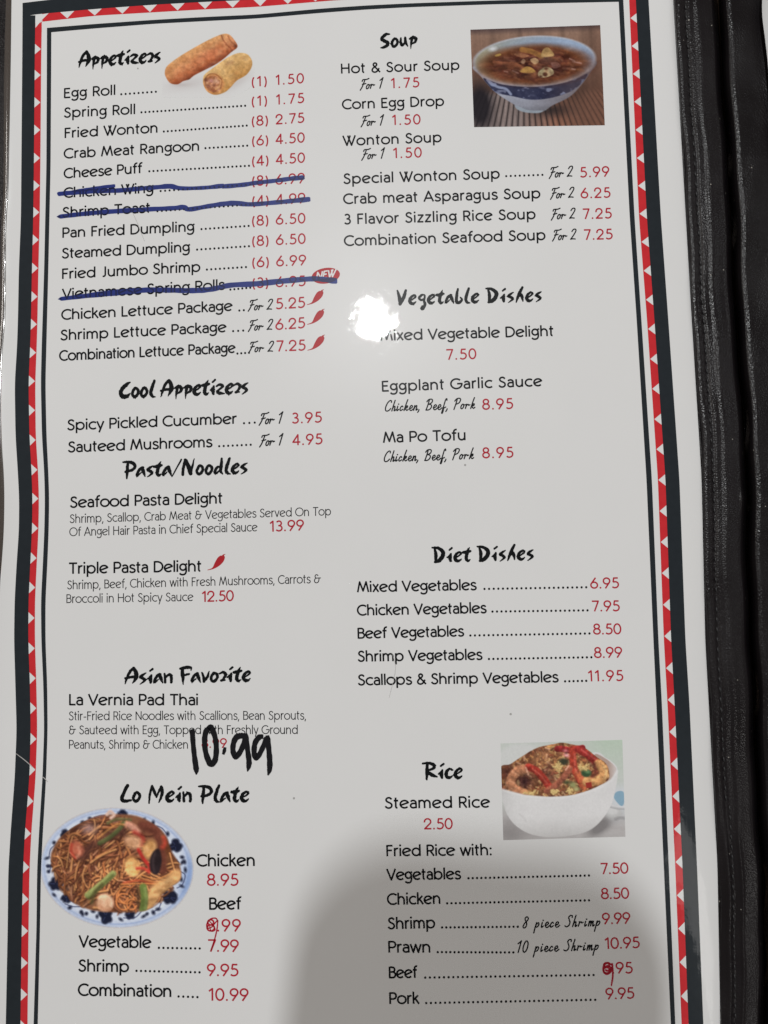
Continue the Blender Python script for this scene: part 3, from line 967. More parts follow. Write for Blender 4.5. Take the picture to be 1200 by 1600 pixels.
for n, x0, y0, x1, y1 in [
 (9, 189.5, 147.3, 243.5, 143.3), (27, 221, 175.5, 383, 165.2), (22, 256, 205.5, 385.5, 196.2), (11, 321, 231.5, 386.3, 227.6), (25, 233.3, 267.6, 389, 259),
 (21, 251, 298.5, 391, 288.5), (22, 246, 330, 391, 319.5), (12, 314.8, 358, 388.5, 353), (13, 308, 390, 389, 384.7), (10, 323.3, 421.2, 384.3, 417.3), (6, 360, 452.5, 391, 449.5),
 (2, 374, 485.2, 381, 484.7), (3, 364.3, 517.4, 380, 516.5), (4, 371, 552.4, 389, 551.2), (9, 791, 275.2, 847.5, 273.2), (3, 381.3, 661.3, 398, 660.3), (8, 342.5, 697.2, 391.7, 694.9),
 (23, 757, 920.2, 916, 917.6), (22, 769.5, 955.6, 918, 953.7), (27, 735, 993, 921, 989.8), (24, 764, 1029.7, 924, 1027), (6, 883, 1064.6, 916, 1063.8),
 (10, 248.3, 1481, 312, 1482), (15, 213.3, 1517, 311.7, 1519.3), (5, 279, 1557, 308.5, 1558),
 (29, 732, 1372.3, 920.3, 1368), (34, 698.7, 1411.5, 920.3, 1406.8), (19, 690.7, 1449.2, 809, 1448), (19, 684, 1487.7, 802, 1488.2), (37, 664.5, 1527.5, 927.5, 1523.5), (37, 666, 1567.3, 930, 1562.2)]:
    leader(n, x0, y0, x1, y1, 1.7 + 0.25 * (y0 / 1600))

# ---- prices
for dish, s, x0, y0, x1, y1, cap in [
 ('Egg Roll', '(1) 1.50', 393.5, 135.6, 475, 129.8, 15.8), ('Spring Roll', '(1) 1.75', 393.5, 166, 475.3, 160.7, 15.8), ('Fried Wonton', '(8) 2.75', 393.6, 197, 475.5, 191.6, 15.9),
 ('Crab Meat Rangoon', '(6) 4.50', 394, 228, 476.2, 222.5, 15.9), ('Cheese Puff', '(4) 4.50', 394, 259.6, 476.6, 254, 16), ('Chicken Wing', '(8) 6.99', 394, 290.8, 476.3, 286, 16.1),
 ('Shrimp Toast', '(4) 4.99', 394.2, 322, 477, 317.3, 16.2), ('Pan Fried Dumpling', '(8) 6.50', 394, 353, 477.3, 348.8, 16.3), ('Steamed Dumpling', '(8) 6.50', 394.2, 384.6, 477.6, 380.8, 16.4),
 ('Fried Jumbo Shrimp', '(6) 6.99', 394.3, 418, 478.4, 414.3, 16.5), ('Vietnamese Spring Rolls', '(3) 6.95', 394.5, 450.4, 477.5, 446.8, 16.5),
 ('Chicken Lettuce Package', '5.25', 430.7, 483.3, 476.8, 480.8, 17.2), ('Shrimp Lettuce Package', '6.25', 430.4, 515.8, 476.8, 512.5, 17.2), ('Combination Lettuce Package', '7.25', 431.2, 549.3, 477.5, 547.6, 17.2),
 ('Hot and Sour Soup', '1.75', 610.5, 138, 655.3, 136.2, 15.8), ('Corn Egg Drop', '1.50', 612.3, 195.5, 657.3, 194.2, 15.9), ('Wonton Soup', '1.50', 614, 247.2, 659.2, 246, 16.1),
 ('Special Wonton Soup', '5.99', 906.3, 277.4, 952.5, 275.8, 16.3), ('Crab meat Asparagus Soup', '6.25', 907.5, 310, 954.2, 308.8, 16.4), ('Flavor Sizzling Rice Soup', '7.25', 910.2, 342.4, 956.2, 341.2, 16.5),
 ('Combination Seafood Soup', '7.25', 912, 375, 957.6, 373.8, 16.6),
 ('Spicy Pickled Cucumber', '3.95', 456, 662, 503, 660, 17), ('Sauteed Mushrooms', '4.95', 456.8, 696, 504, 694, 17), ('Seafood Pasta Delight', '13.99', 421, 831, 475, 828.6, 17), ('Triple Pasta Delight', '12.50', 315, 940.7, 365.3, 939, 17),
 ('Mixed Vegetable Delight', '7.50', 696.7, 562.4, 744.5, 561, 16.8), ('Eggplant Garlic Sauce', '8.95', 753.7, 640.4, 802, 638.8, 17), ('Ma Po Tofu', '8.95', 753.7, 716.2, 802.4, 715, 17),
 ('Mixed Vegetables', '6.95', 922.5, 919.8, 967.5, 919, 17), ('Chicken Vegetables', '7.95', 924.5, 955.4, 968.7, 955, 17), ('Beef Vegetables', '8.50', 927, 991.5, 971.2, 991, 17), ('Shrimp Vegetables', '8.99', 928.4, 1028.2, 972.6, 1027.5, 17),
 ('Scallops and Shrimp Vegetables', '11.95', 918.7, 1064.8, 974.2, 1064, 17.2), ('Pad Thai', '8.99', 315, 1168.5, 354.5, 1168.5, 15),
 ('Lo Mein Chicken', '8.95', 323.4, 1384, 372.6, 1384, 19), ('Lo Mein Beef', '8.99', 322.5, 1455.5, 376.4, 1455.5, 19.4), ('Lo Mein Vegetable', '7.99', 324, 1487, 373.2, 1487.5, 19.4), ('Lo Mein Shrimp', '9.95', 323.4, 1525, 372.6, 1525.5, 19.4), ('Lo Mein Combination', '10.99', 325.4, 1563.6, 388.4, 1564, 19.6),
 ('Steamed Rice', '2.50', 662.5, 1296, 707.6, 1295.6, 17.4), ('Vegetables Rice', '7.50', 938, 1366, 982.3, 1365, 17.6), ('Chicken Rice', '8.50', 939.3, 1405, 983.4, 1404.2, 17.6), ('Shrimp Rice', '9.99', 941.2, 1444.3, 985.3, 1443, 17.8),
 ('Prawn Rice', '10.95', 944.8, 1483, 1000, 1481.3, 18), ('Beef Rice', '8.95', 942, 1521.4, 989, 1521, 18), ('Pork Rice', '9.95', 946.6, 1561.6, 991.5, 1560.3, 18)]:
    put('price', s, x0, y0, x1, y1, cap, 2.3 * cap / 16.4, M_RED, SANS, 0, 'red price of the %s' % dish)

# ---- script notes
for dish, s, x0, y0, x1, y1, cap in [
 ('Chicken Lettuce Package', 'For 2', 387, 485.3, 427, 483.6, 17), ('Shrimp Lettuce Package', 'For 2', 387.2, 517, 427.2, 515, 17), ('Combination Lettuce Package', 'For 2', 387.5, 550.6, 428.5, 549.3, 17),
 ('Hot and Sour Soup', 'For 1', 562, 140, 599.7, 137.4, 16.5), ('Corn Egg Drop', 'For 1', 563.3, 197.3, 600.6, 195.3, 16.6), ('Wonton Soup', 'For 1', 564.3, 249.5, 602, 247, 16.6),
 ('Special Wonton Soup', 'For 2', 857.3, 278, 896.2, 275.6, 17), ('Crab meat Asparagus Soup', 'For 2', 859.3, 310.5, 898.2, 308.6, 17), ('Flavor Sizzling Rice Soup', 'For 2', 860.5, 343, 900, 341.3, 17), ('Combination Seafood Soup', 'For 2', 862.4, 375.7, 901.5, 374, 17),
 ('Spicy Pickled Cucumber', 'For 1', 404, 663.4, 443, 661, 18), ('Sauteed Mushrooms', 'For 1', 404.8, 697.4, 443.2, 695, 18),
 ('Eggplant Garlic Sauce', 'Chicken, Beef, Pork', 601.5, 642.8, 743, 638.4, 17.2), ('Ma Po Tofu', 'Chicken, Beef, Pork', 599.7, 721.8, 741, 717, 17.2),
 ('Shrimp Rice', '8 piece Shrimp', 816.5, 1450.5, 938.3, 1447, 18.4), ('Prawn Rice', '10 piece Shrimp', 808.7, 1488.3, 936, 1484.6, 18.4)]:
    put('serving_note', s, x0, y0, x1, y1, cap, 1.95 * cap / 17, M_BLACK, SCRIPT, 0.17, 'slanted script note reading %s beside %s' % (s.replace(',', ''), dish))

# ---- fine print
for s, x0, y0, x1, y1, cap in [
 ('Shrimp, Scallop, Crab Meat @ Vegetables Served On Top', 109, 817.5, 517, 805.3, 13.8), ('Of Angel Hair Pasta in Chief Special Sauce', 108.5, 838, 402.2, 830.2, 13.9),
 ('Shrimp, Beef, Chicken with Fresh Mushrooms, Carrots @', 105, 921, 502, 911, 14), ('Broccoli in Hot Spicy Sauce', 104, 942.5, 302, 939.2, 14),
 ('Stir-Fried Rice Noodles with Scallions, Bean Sprouts,', 107.5, 1125.6, 478, 1124.6, 14), ('@ Sauteed with Egg, Topped with Freshly Ground', 108, 1147.5, 465, 1147, 14),
 ('Peanuts, Shrimp @ Chicken', 108, 1170, 293.4, 1170, 14)]:
    put('description', s, x0, y0, x1, y1, cap, 1.42, M_BLACK, SANS, 0, 'thin description line reading ' + s.replace('@', 'and').replace(',', ''))


# ---- chilli symbols and the badge
def chilli(x, yb, k, label):
    pr = Print(1)
    P = [(0, 0, 0.8), (8, -2.6, 2.0), (14.5, -9, 6.6), (20, -16, 8.4), (23.5, -20.5, 6.0), (24.3, -22.5, 2.5)]
    S = spline([(x + a * k, yb + b * k, w * k) for a, b, w in P], 6)
    pr.ribbon(S[:, :2], S[:, 2] * 1.28, False, True)
    S = spline([(x + 23.6 * k, yb - 21 * k, 2.2 * k), (x + 24.5 * k, yb - 23.5 * k, 1.5 * k), (x + 27.2 * k, yb - 24.6 * k, 1.0 * k)], 5)
    pr.ribbon(S[:, :2], S[:, 2], False, True)
    pr.build('chilli_symbol', M_CHILI, page, label)


chilli(479.8, 476, 0.95, 'red chilli symbol after Chicken Lettuce Package')
chilli(480.3, 506.8, 0.97, 'red chilli symbol after Shrimp Lettuce Package')
chilli(480.8, 547.2, 0.97, 'red chilli symbol after Combination Lettuce Package')
chilli(324.5, 890.6, 1.0, 'red chilli symbol after Triple Pasta Delight')
pr = Print(2)
pr.disc((509, 430.8), 22.3, 12.2, R(-9), n=40)
badge = pr.build('new_badge', M_CHILI, page, 'red oval badge beside the crossed out Vietnamese rolls')
pr = Print(3)
lay_text(pr, 'NEW', 493.5, 437, 526.5, 431.5, 11.5, 2.2, SANS, 0.22)
pr.build('badge_lettering', M_PAPER, badge)


# ---- pen marks
def pen(name, m, strokes, label, layer=4):
    thick = 0.74 if m is M_REDPEN else 1.06 if m is M_BLACKPEN else 1.0
    pr = Print(layer)
    for pts in strokes:
        S = spline(pts, 6)
        wv = S[:, 2] * thick * (1 + 0.05 * np.sin(np.arange(len(S)) * 1.3))
        pr.ribbon(S[:, :2], wv, False, False)
    return pr.build(name, m, page, label)


pen('strike_mark', M_BLUEPEN, [[(89.5, 303.5, 3), (92, 303, 6.5), (106, 301.6, 7), (121, 300.6, 7), (150, 298.6, 7), (185, 297.6, 7), (215, 295, 7), (248, 292.2, 7), (266, 291, 8), (285, 294.2, 6.4),
     (320, 293.2, 6), (345, 290.6, 7.4), (352, 291, 7.2), (380, 288.6, 7), (400, 285.6, 6.6), (430, 282.3, 6.4), (455, 279, 7), (472, 277.5, 7.4), (476, 277, 4)],
     ], 'blue marker line through Chicken Wing')
pen('strike_mark', M_BLUEPEN, [[(112, 298.6, 2), (124, 297.2, 4), (138, 295.4, 4.6), (155, 293.0, 5), (176, 290.6, 5.4), (180, 290.4, 4)]], 'short blue marker overlap on the word Chicken', 5)
pen('strike_mark', M_BLUEPEN, [[(92, 338.6, 3), (95, 338.2, 6.4), (120, 335.2, 7), (150, 332.2, 7), (187, 329.6, 7.4), (235, 326.8, 7), (270, 325.2, 7), (287, 323.8, 8), (296, 327, 7.4), (325, 322.2, 7), (348, 318.6, 7.4), (368, 317.4, 8),
     (392, 319.2, 7), (429, 316.4, 7), (455, 314, 7), (478, 311.8, 8.2), (485, 311.2, 6)]], 'blue marker line through Shrimp Toast')
pen('strike_mark', M_BLUEPEN, [[(94.5, 467, 3), (97, 466.7, 6), (128, 463, 7), (165, 458.7, 9), (200, 455.4, 9.5), (232, 453, 8), (267, 453.4, 8), (290, 454, 8), (312, 453.6, 8.6), (333, 451.4, 8), (360, 445.6, 8), (400, 443.4, 8.6),
     (445, 438.8, 8.6), (488, 435.6, 8), (506, 436.6, 8.2), (522, 438.6, 9.4), (527, 438.8, 7)]], 'blue marker line through Vietnamese Spring Rolls and the badge')
pen('handwritten_price', M_BLACKPEN, [
    [(299.6, 1139.5, 5), (300.4, 1143, 8), (301.6, 1160, 7.4), (303.6, 1180, 7.6), (306.2, 1199, 8.6), (306.8, 1205, 6.6), (306.6, 1210.5, 1.5)],
    [(329, 1136, 7), (322, 1143, 8.4), (319.6, 1158, 8), (321.5, 1176, 8), (327, 1191, 9.4), (331.5, 1193.5, 9), (336.5, 1186, 8.4), (338, 1168, 8), (335.5, 1150, 8), (329.5, 1137, 9), (325, 1139, 7)],
    [(351.6, 1167.5, 4), (350.5, 1173, 5.4), (348.6, 1179, 3.6)],
    [(384.5, 1149, 6), (378, 1149.5, 8.4), (369.5, 1152, 9), (365, 1161, 8), (364, 1173, 8), (368, 1182.3, 8.4), (374.5, 1176, 8), (381, 1162, 8), (384.3, 1149.5, 8)],
    [(383.6, 1146, 5), (384.3, 1152, 8), (386.6, 1170, 7.6), (389, 1188, 8.2), (388.6, 1197, 7.4), (386.6, 1205.6, 1.5)],
    [(411.6, 1151, 6), (405, 1152, 8.4), (398.6, 1161, 8), (397, 1175, 8), (399.5, 1184, 8), (404.5, 1180, 7.6), (411, 1167, 7.6), (417, 1152.5, 8)],
    [(417.6, 1149, 5), (418.3, 1155, 8), (420, 1171, 7.8), (421.4, 1188, 8.4), (421.2, 1202, 7.6), (418.6, 1211.5, 2)]], 'thick black marker price written over the Pad Thai price', 4)
pen('handwritten_digit', M_REDPEN, [[(340.5, 1440, 2.6), (337, 1434.8, 3), (329, 1436, 3), (323.6, 1443, 3), (324, 1450, 3), (330.6, 1448.6, 2.6), (337, 1441, 2.6), (340.3, 1437.6, 2.8)],
     ], 'red pen nine over the Lo Mein beef price')
pen('handwritten_digit', M_REDPEN, [[(340.3, 1437.6, 2.6), (339.4, 1449, 2.8), (336.6, 1463, 2.8), (332.6, 1476, 2.6), (329, 1486, 2.2)], [(326, 1438, 2), (333, 1446, 2.4), (336, 1453, 2.2), (330, 1455, 2.0), (327.6, 1447, 2)]], 'long red pen tail below the Lo Mein beef price', 5)
pen('handwritten_digit', M_REDPEN, [[(956, 1508, 3.4), (950, 1504.5, 4), (944, 1508, 4.4), (943, 1517, 4.6), (947.5, 1522, 4.2), (954, 1518.6, 4), (957, 1510, 3.6)], [(945, 1511, 4), (950.5, 1509, 4), (954.5, 1513, 4), (949.6, 1517, 4.2), (945.6, 1515, 3.6)],
     ], 'red pen scribble over the fried rice beef price')
pen('handwritten_digit', M_REDPEN, [[(956.4, 1505, 3.4), (957.4, 1515, 3.6), (957.4, 1526, 3.6), (956, 1536, 3.4), (955.4, 1541, 2)]], 'red pen tail dropping from the fried rice beef price', 5)

# ---- scratches and specks in the film
pr = Print(5)
for (xa, ya, xb, yb, w) in [(25, 1177.5, 52, 1199.5, 1.3), (65.5, 1213, 74, 1221.5, 1.3)]:
    S = spline([(xa, ya, w * 0.6), ((xa + xb) / 2 + 0.5, (ya + yb) / 2 - 0.4, w), (xb, yb, w * 0.6)], 6)
    pr.ribbon(S[:, :2], S[:, 2])
pr.build('scratch', M_SCRATCH, page, 'pale diagonal scratch across the left border')
pr = Print(5)
S = spline([(207.5, 333, 0.5), (214, 347, 0.8), (219, 360, 0.8), (226, 377, 0.5)], 6)
pr.ribbon(S[:, :2], S[:, 2])
pr.build('crease', M_SCRATCH, page, 'fine hairline crease across Pan Fried Dumpling')
pr = Print(5)
S = spline([(612, 1020, 0.4), (618, 1045, 0.6), (608, 1090, 0.4)], 6)
pr.ribbon(S[:, :2], S[:, 2])
pr.build('crease', M_SCRATCH, page, 'fine hairline crease beside Shrimp Vegetables')


# ------------------------------------------------------------------ printed food photographs
class Painter:
    """a small colour field, in the photograph's own printed colours, that becomes one printed picture"""
    def __init__(self, x0, y0, x1, y1, nx, ny, base):
        self.X, self.Y = np.meshgrid(np.linspace(x0, x1, nx), np.linspace(y0, y1, ny))
        self.C = np.zeros((ny, nx, 3)) + np.array(base, float)
        self.A = np.ones((ny, nx))
        self.dx = (x1 - x0) / nx

    def noise(self, sx, sy, seed, octaves=3):
        g = np.random.default_rng(seed)
        out = np.zeros_like(self.X)
        amp, tot = 1.0, 0
        for o in range(octaves):
            u = (self.X - self.X.min()) / sx * 2 ** o
            v = (self.Y - self.Y.min()) / sy * 2 ** o
            T = g.random((int(v.max()) + 3, int(u.max()) + 3))
            i, j = v.astype(int), u.astype(int)
            fv, fu = v - i, u - j
            fv = fv * fv * (3 - 2 * fv); fu = fu * fu * (3 - 2 * fu)
            out += amp * ((T[i, j] * (1 - fu) + T[i, j + 1] * fu) * (1 - fv) + (T[i + 1, j] * (1 - fu) + T[i + 1, j + 1] * fu) * fv)
            tot += amp; amp *= 0.55
        return out / tot

    def lay(self, m, c):
        c = np.asarray(c, float)
        self.C = self.C * (1 - m[..., None]) + c * m[..., None]

    def ell(self, cx, cy, rx, ry, ang=0, soft=1.5):
        a = R(ang)
        x, y = self.X - cx, self.Y - cy
        u = (x * math.cos(a) + y * math.sin(a)) / rx
        v = (-x * math.sin(a) + y * math.cos(a)) / ry
        d = (np.sqrt(u * u + v * v) - 1) * min(rx, ry)
        return np.clip(0.5 - d / (soft * self.dx * 2), 0, 1)

    def glow(self, cx, cy, rx, ry, ang=0):
        a = R(ang)
        x, y = self.X - cx, self.Y - cy
        u = (x * math.cos(a) + y * math.sin(a)) / rx
        v = (-x * math.sin(a) + y * math.cos(a)) / ry
        return np.exp(-(u * u + v * v))

    def poly(self, pts, soft=1.0, smooth=True):
        P = spline(pts, 8, True) if smooth else np.array(pts, float)
        ins = np.zeros(self.X.shape, bool)
        dist = np.full(self.X.shape, 1e9)
        for k in range(len(P)):
            a, b = P[k], P[(k + 1) % len(P)]
            if abs(a[1] - b[1]) > 1e-9:
                c = ((a[1] > self.Y) != (b[1] > self.Y)) & (self.X < (b[0] - a[0]) * (self.Y - a[1]) / (b[1] - a[1]) + a[0])
                ins ^= c
            d = b - a
            t = np.clip(((self.X - a[0]) * d[0] + (self.Y - a[1]) * d[1]) / max(d @ d, 1e-9), 0, 1)
            dist = np.minimum(dist, np.hypot(self.X - a[0] - t * d[0], self.Y - a[1] - t * d[1]))
        sd = np.where(ins, dist, -dist)
        return np.clip(0.5 + sd / (soft * self.dx * 2), 0, 1)

    def stroke(self, pts, w, c, alpha=1.0, shade=0.0, soft=1.2, clip=None):
        P = spline(pts, 6) if len(pts) > 2 else np.array(pts, float)
        lo = P.min(0) - w * 1.2; hi = P.max(0) + w * 1.2
        j0, j1 = np.searchsorted(self.X[0], [lo[0], hi[0]])
        i0, i1 = np.searchsorted(self.Y[:, 0], [lo[1], hi[1]])
        if j1 <= j0 or i1 <= i0:
            return
        X, Y = self.X[i0:i1, j0:j1], self.Y[i0:i1, j0:j1]
        dist = np.full(X.shape, 1e9)
        side_ = np.zeros(X.shape)
        for a, b in zip(P[:-1], P[1:]):
            d = b - a
            t = np.clip(((X - a[0]) * d[0] + (Y - a[1]) * d[1]) / max(d @ d, 1e-9), 0, 1)
            ox, oy = X - a[0] - t * d[0], Y - a[1] - t * d[1]
            dd = np.hypot(ox, oy)
            m = dd < dist
            dist = np.where(m, dd, dist)
            side_ = np.where(m, oy, side_)
        m = np.clip(0.5 + (w / 2 - dist) / (soft * self.dx * 2), 0, 1) * alpha
        if clip is not None:
            m = m * clip[i0:i1, j0:j1]
        cc = np.asarray(c, float) * (1 - shade * np.clip(side_ / (w / 2), -1, 1))[..., None]
        S = self.C[i0:i1, j0:j1]
        self.C[i0:i1, j0:j1] = S * (1 - m[..., None]) + cc * m[..., None]

    def build(self, name, to_px, label, cut=False, sat=0.9, dim=1.0):
        C = np.clip(self.C, 0, 255)
        grey = C.mean(-1, keepdims=True)
        C = (grey + (C - grey) * sat) * dim
        ny, nx = self.X.shape
        g = (PAPER / lin([201, 201, 197]))
        C = np.clip(lin(C) * g, 0, 0.9)
        px, py = to_px(self.X, self.Y)
        v = at(px, py, 0.000008).reshape(-1, 3)
        faces = grid_faces(ny, nx)
        A = self.A.ravel()
        if cut:
            faces = [f for f in faces if max(A[list(f)]) > 0.004]
        used = np.unique(np.array(faces).ravel())
        remap = -np.ones(len(v), int); remap[used] = np.arange(len(used))
        faces = [tuple(int(remap[i]) for i in f) for f in faces]
        cc = C.reshape(-1, 3)[used]
        o = mesh_obj(name, v[used], faces, M_PRINT, page, True, label)
        at_ = o.data.color_attributes.new('print_colour', 'FLOAT_COLOR', 'POINT')
        at_.data.foreach_set('color', np.concatenate([cc, np.ones((len(cc), 1))], 1).ravel())
        return o


PAPER_SRGB = np.array([201, 201, 197.0])

# ---- egg rolls
k = 8.0
e = Painter(30, 40, 1180, 860, 200, 143, PAPER_SRGB)
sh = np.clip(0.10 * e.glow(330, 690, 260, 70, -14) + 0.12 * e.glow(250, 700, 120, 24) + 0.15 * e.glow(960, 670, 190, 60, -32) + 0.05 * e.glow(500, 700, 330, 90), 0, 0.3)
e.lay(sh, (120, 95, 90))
r2m = e.poly([(538, 620), (560, 570), (640, 505), (840, 362), (980, 303), (1090, 318), (1148, 395), (1145, 480), (1080, 575), (960, 648), (885, 730), (805, 796), (690, 826), (595, 785), (545, 700)])
t = np.clip(((e.X - 560) * 0.53 + (e.Y - 560) * 0.85) / 330, -0.3, 1)
n = e.noise(70, 70, 3, 4)
c2 = np.array([213, 171, 108]) + (n - 0.5)[..., None] * np.array([40, 45, 45]) - np.clip(t - 0.1, 0, 1)[..., None] * np.array([35, 48, 48])
e.lay(r2m, c2)
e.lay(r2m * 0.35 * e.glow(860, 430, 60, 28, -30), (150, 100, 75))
face = e.ell(672, 690, 138, 128, 20)
e.lay(face * r2m, np.array([196, 134, 76]) + (e.noise(40, 40, 5) - 0.5)[..., None] * 50)
e.lay(e.ell(668, 688, 112, 102, 20) * r2m * 0.9, np.array([172, 112, 78]) + (e.noise(35, 35, 6) - 0.5)[..., None] * 110)
e.stroke([(560, 640), (610, 570), (700, 570), (770, 640), (760, 700)], 14, (140, 82, 45), 0.8)
e.stroke([(720, 620), (760, 650), (735, 730), (690, 760)], 16, (208, 150, 92), 0.8)
for cx, cy, r_, c in [(575, 642, 20, (95, 50, 40)), (673, 706, 12, (95, 50, 38)), (665, 770, 22, (135, 72, 48)), (610, 715, 16, (120, 66, 52)), (640, 650, 26, (176, 120, 112)), (700, 655, 30, (196, 150, 120))]:
    e.lay(e.ell(cx, cy, r_, r_ * 0.8, 20, 3) * 0.85, c)
r1m = e.poly([(60, 545), (90, 465), (220, 362), (420, 240), (640, 122), (790, 64), (868, 74), (930, 140), (968, 205), (955, 245), (900, 285), (800, 372), (700, 442), (560, 515), (430, 582), (365, 632), (290, 655), (220, 694), (130, 680), (78, 612)])
ax = np.array([0.87, -0.49])
tt = ((e.X - 150) * 0.49 + (e.Y - 560) * 0.87)
t = np.clip((tt + 140) / 280, 0, 1)
n = e.noise(80, 60, 11, 4)
c1 = np.array([214, 158, 100]) * (1 - t[..., None]) + np.array([176, 92, 56]) * t[..., None]
c1 = c1 + (n - 0.5)[..., None] * np.array([38, 48, 48]) - np.clip(t - 0.8, 0, 1)[..., None] * np.array([170, 120, 90])
e.lay(r1m, c1)
e.lay(r1m * 0.5 * e.glow(620, 320, 210, 60, -29), (190, 98, 62))
e.lay(r1m * 0.45 * e.glow(110, 560, 60, 80, 10), (214, 150, 88))
e.lay(r1m * 0.5 * e.glow(640, 450, 110, 22, -32), (125, 72, 66))
e.stroke([(770, 85), (790, 140), (850, 215), (905, 275)], 16, (150, 80, 50), 0.7, clip=r1m)
e.stroke([(850, 90), (880, 150), (945, 210)], 18, (150, 84, 50), 0.6, clip=r1m)
e.stroke([(820, 200), (880, 235), (900, 275)], 14, (140, 74, 44), 0.7, clip=r1m)
e.lay(r1m * e.ell(945, 215, 16, 14, 0, 3), (86, 44, 32))
e.lay(r1m * e.ell(362, 630, 14, 9, 0, 3), (80, 44, 32))
e.lay(r1m * e.ell(905, 280, 10, 8, 0, 3), (80, 44, 32))
rm = np.maximum(r1m, r2m)[..., None]
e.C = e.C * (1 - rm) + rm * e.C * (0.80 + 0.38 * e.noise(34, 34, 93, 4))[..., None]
g5 = np.random.default_rng(3)
for q in range(60):
    x_, y_ = g5.uniform(80, 1130), g5.uniform(80, 800)
    e.lay(e.ell(x_, y_, g5.uniform(6, 18), g5.uniform(4, 9), g5.uniform(-60, 20), 4) * rm[..., 0] * 0.35, [(140, 78, 44), (226, 178, 116)][q % 2])
e.A = np.maximum(np.maximum(r1m, r2m), (sh > 0.002) * 1.0)
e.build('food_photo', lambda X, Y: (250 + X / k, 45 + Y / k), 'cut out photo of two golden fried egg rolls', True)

# ---- soup bowl
k1 = 1200 / 230.0


def quad(c):
    c = np.array(c, float)

    def f(X, Y):
        u = X[..., None]; v = Y[..., None]
        p = (c[0] * (1 - u) + c[1] * u) * (1 - v) + (c[3] * (1 - u) + c[2] * u) * v
        return p[..., 0], p[..., 1]
    return f


def framed(p, corners, x0, y0, x1, y1, name, label, sat, dim):
    q = quad(corners)
    p.build(name, lambda X, Y: q((X - x0) / (x1 - x0), (Y - y0) / (y1 - y0)), label, False, sat, dim)


s = Painter(50, 48, 1150, 880, 250, 190, (120, 88, 72))
n = s.noise(60, 900, 21, 4)
yy = (s.Y - 48) / 832
xx = (s.X - 50) / 1100
s.C = (np.array([158, 122, 100]) * (1 - np.clip(yy * 1.6, 0, 1))[..., None] + np.array([122, 84, 66]) * np.clip(yy * 1.6, 0, 1)[..., None]) * (0.80 + 0.4 * n)[..., None]
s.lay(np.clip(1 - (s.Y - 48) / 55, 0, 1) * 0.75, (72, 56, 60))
s.lay(np.clip((xx - 0.80) / 0.2, 0, 1) * 0.35, (96, 62, 48))
# slatted mat fanning towards the viewer
fan = (s.X - 520) / (0.55 + 0.55 * (s.Y - 300) / 580)
ph = fan / 46.0
sl_ = ph - np.floor(ph)
low_ = np.clip((s.Y - 560) / 60, 0, 1)
slat = np.array([128, 112, 106]) * (1 - np.clip((xx - 0.35) / 0.3, 0, 1))[..., None] + np.array([142, 92, 70]) * np.clip((xx - 0.35) / 0.3, 0, 1)[..., None]
slat = slat * (0.72 + 0.5 * np.sin(np.pi * sl_) * (0.6 + 0.8 * s.noise(30, 300, 23)))[..., None]
s.lay(low_ * np.clip(1 - (xx - 0.62) / 0.25, 0.35, 1), slat)
s.lay(np.exp(-(np.minimum(sl_, 1 - sl_) / 0.09) ** 2) * low_ * 0.75 * np.clip(1 - (xx - 0.62) / 0.3, 0.3, 1), (46, 36, 38))
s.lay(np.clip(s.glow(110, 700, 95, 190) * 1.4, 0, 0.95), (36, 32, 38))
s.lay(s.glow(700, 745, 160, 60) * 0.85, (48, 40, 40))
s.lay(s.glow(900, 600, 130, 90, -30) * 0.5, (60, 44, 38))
body = s.poly([(66, 360), (110, 430), (190, 530), (270, 610), (390, 690), (440, 720), (510, 752), (600, 758), (665, 740), (720, 705), (860, 640), (960, 550), (1040, 450), (1097, 340), (800, 300), (300, 300)])
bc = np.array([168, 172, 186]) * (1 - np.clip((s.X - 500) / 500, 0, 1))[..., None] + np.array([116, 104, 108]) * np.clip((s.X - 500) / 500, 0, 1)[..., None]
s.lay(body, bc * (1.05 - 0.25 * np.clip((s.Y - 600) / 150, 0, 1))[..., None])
bandm = s.poly([(148, 462), (300, 520), (560, 545), (820, 520), (1015, 448), (965, 530), (860, 598), (700, 645), (540, 655), (380, 622), (250, 590), (190, 530)])
s.lay(bandm * 0.92, np.array([36, 40, 72]) + (s.noise(60, 50, 31) - 0.5)[..., None] * 40)
s.lay(bandm * np.clip((s.X - 620) / 350, 0, 0.75), (84, 72, 84))
fl = s.noise(85, 48, 33, 3)
s.lay(bandm * np.clip((fl - 0.57) * 9, 0, 1) * 0.75, (150, 158, 188))
s.stroke([(200, 500), (260, 540), (330, 560), (370, 605)], 22, (160, 172, 204), 0.85)
s.stroke([(180, 480), (215, 520), (240, 520)], 26, (150, 164, 200), 0.85)
s.lay(s.poly([(400, 700), (440, 712), (510, 742), (640, 748), (660, 740), (600, 768), (490, 762), (420, 735)]), (156, 168, 178))
s.lay(s.glow(560, 690, 230, 26) * body * 0.3, (176, 176, 190))
rimm = s.ell(580, 331, 520, 213, -1.0)
s.lay(rimm, (196, 202, 212))
inn = s.ell(582, 327, 503, 198, -1.0)
g = np.clip((s.X - 120) / 700, 0, 1)[..., None]
s.lay(inn, np.array([172, 168, 142]) * (1 - g) + np.array([158, 182, 212]) * g)
s.lay(inn * s.glow(640, 190, 360, 60) * 0.5, (150, 176, 210))
s.lay(inn * s.glow(180, 330, 90, 110) * 0.6, (176, 160, 112))
sm = s.ell(584, 362, 440, 163, -1.0, 5)
s.lay(sm, (168, 104, 48))
sm2 = s.ell(586, 366, 418, 150, -1.0, 12)
n = s.noise(90, 50, 41, 4)
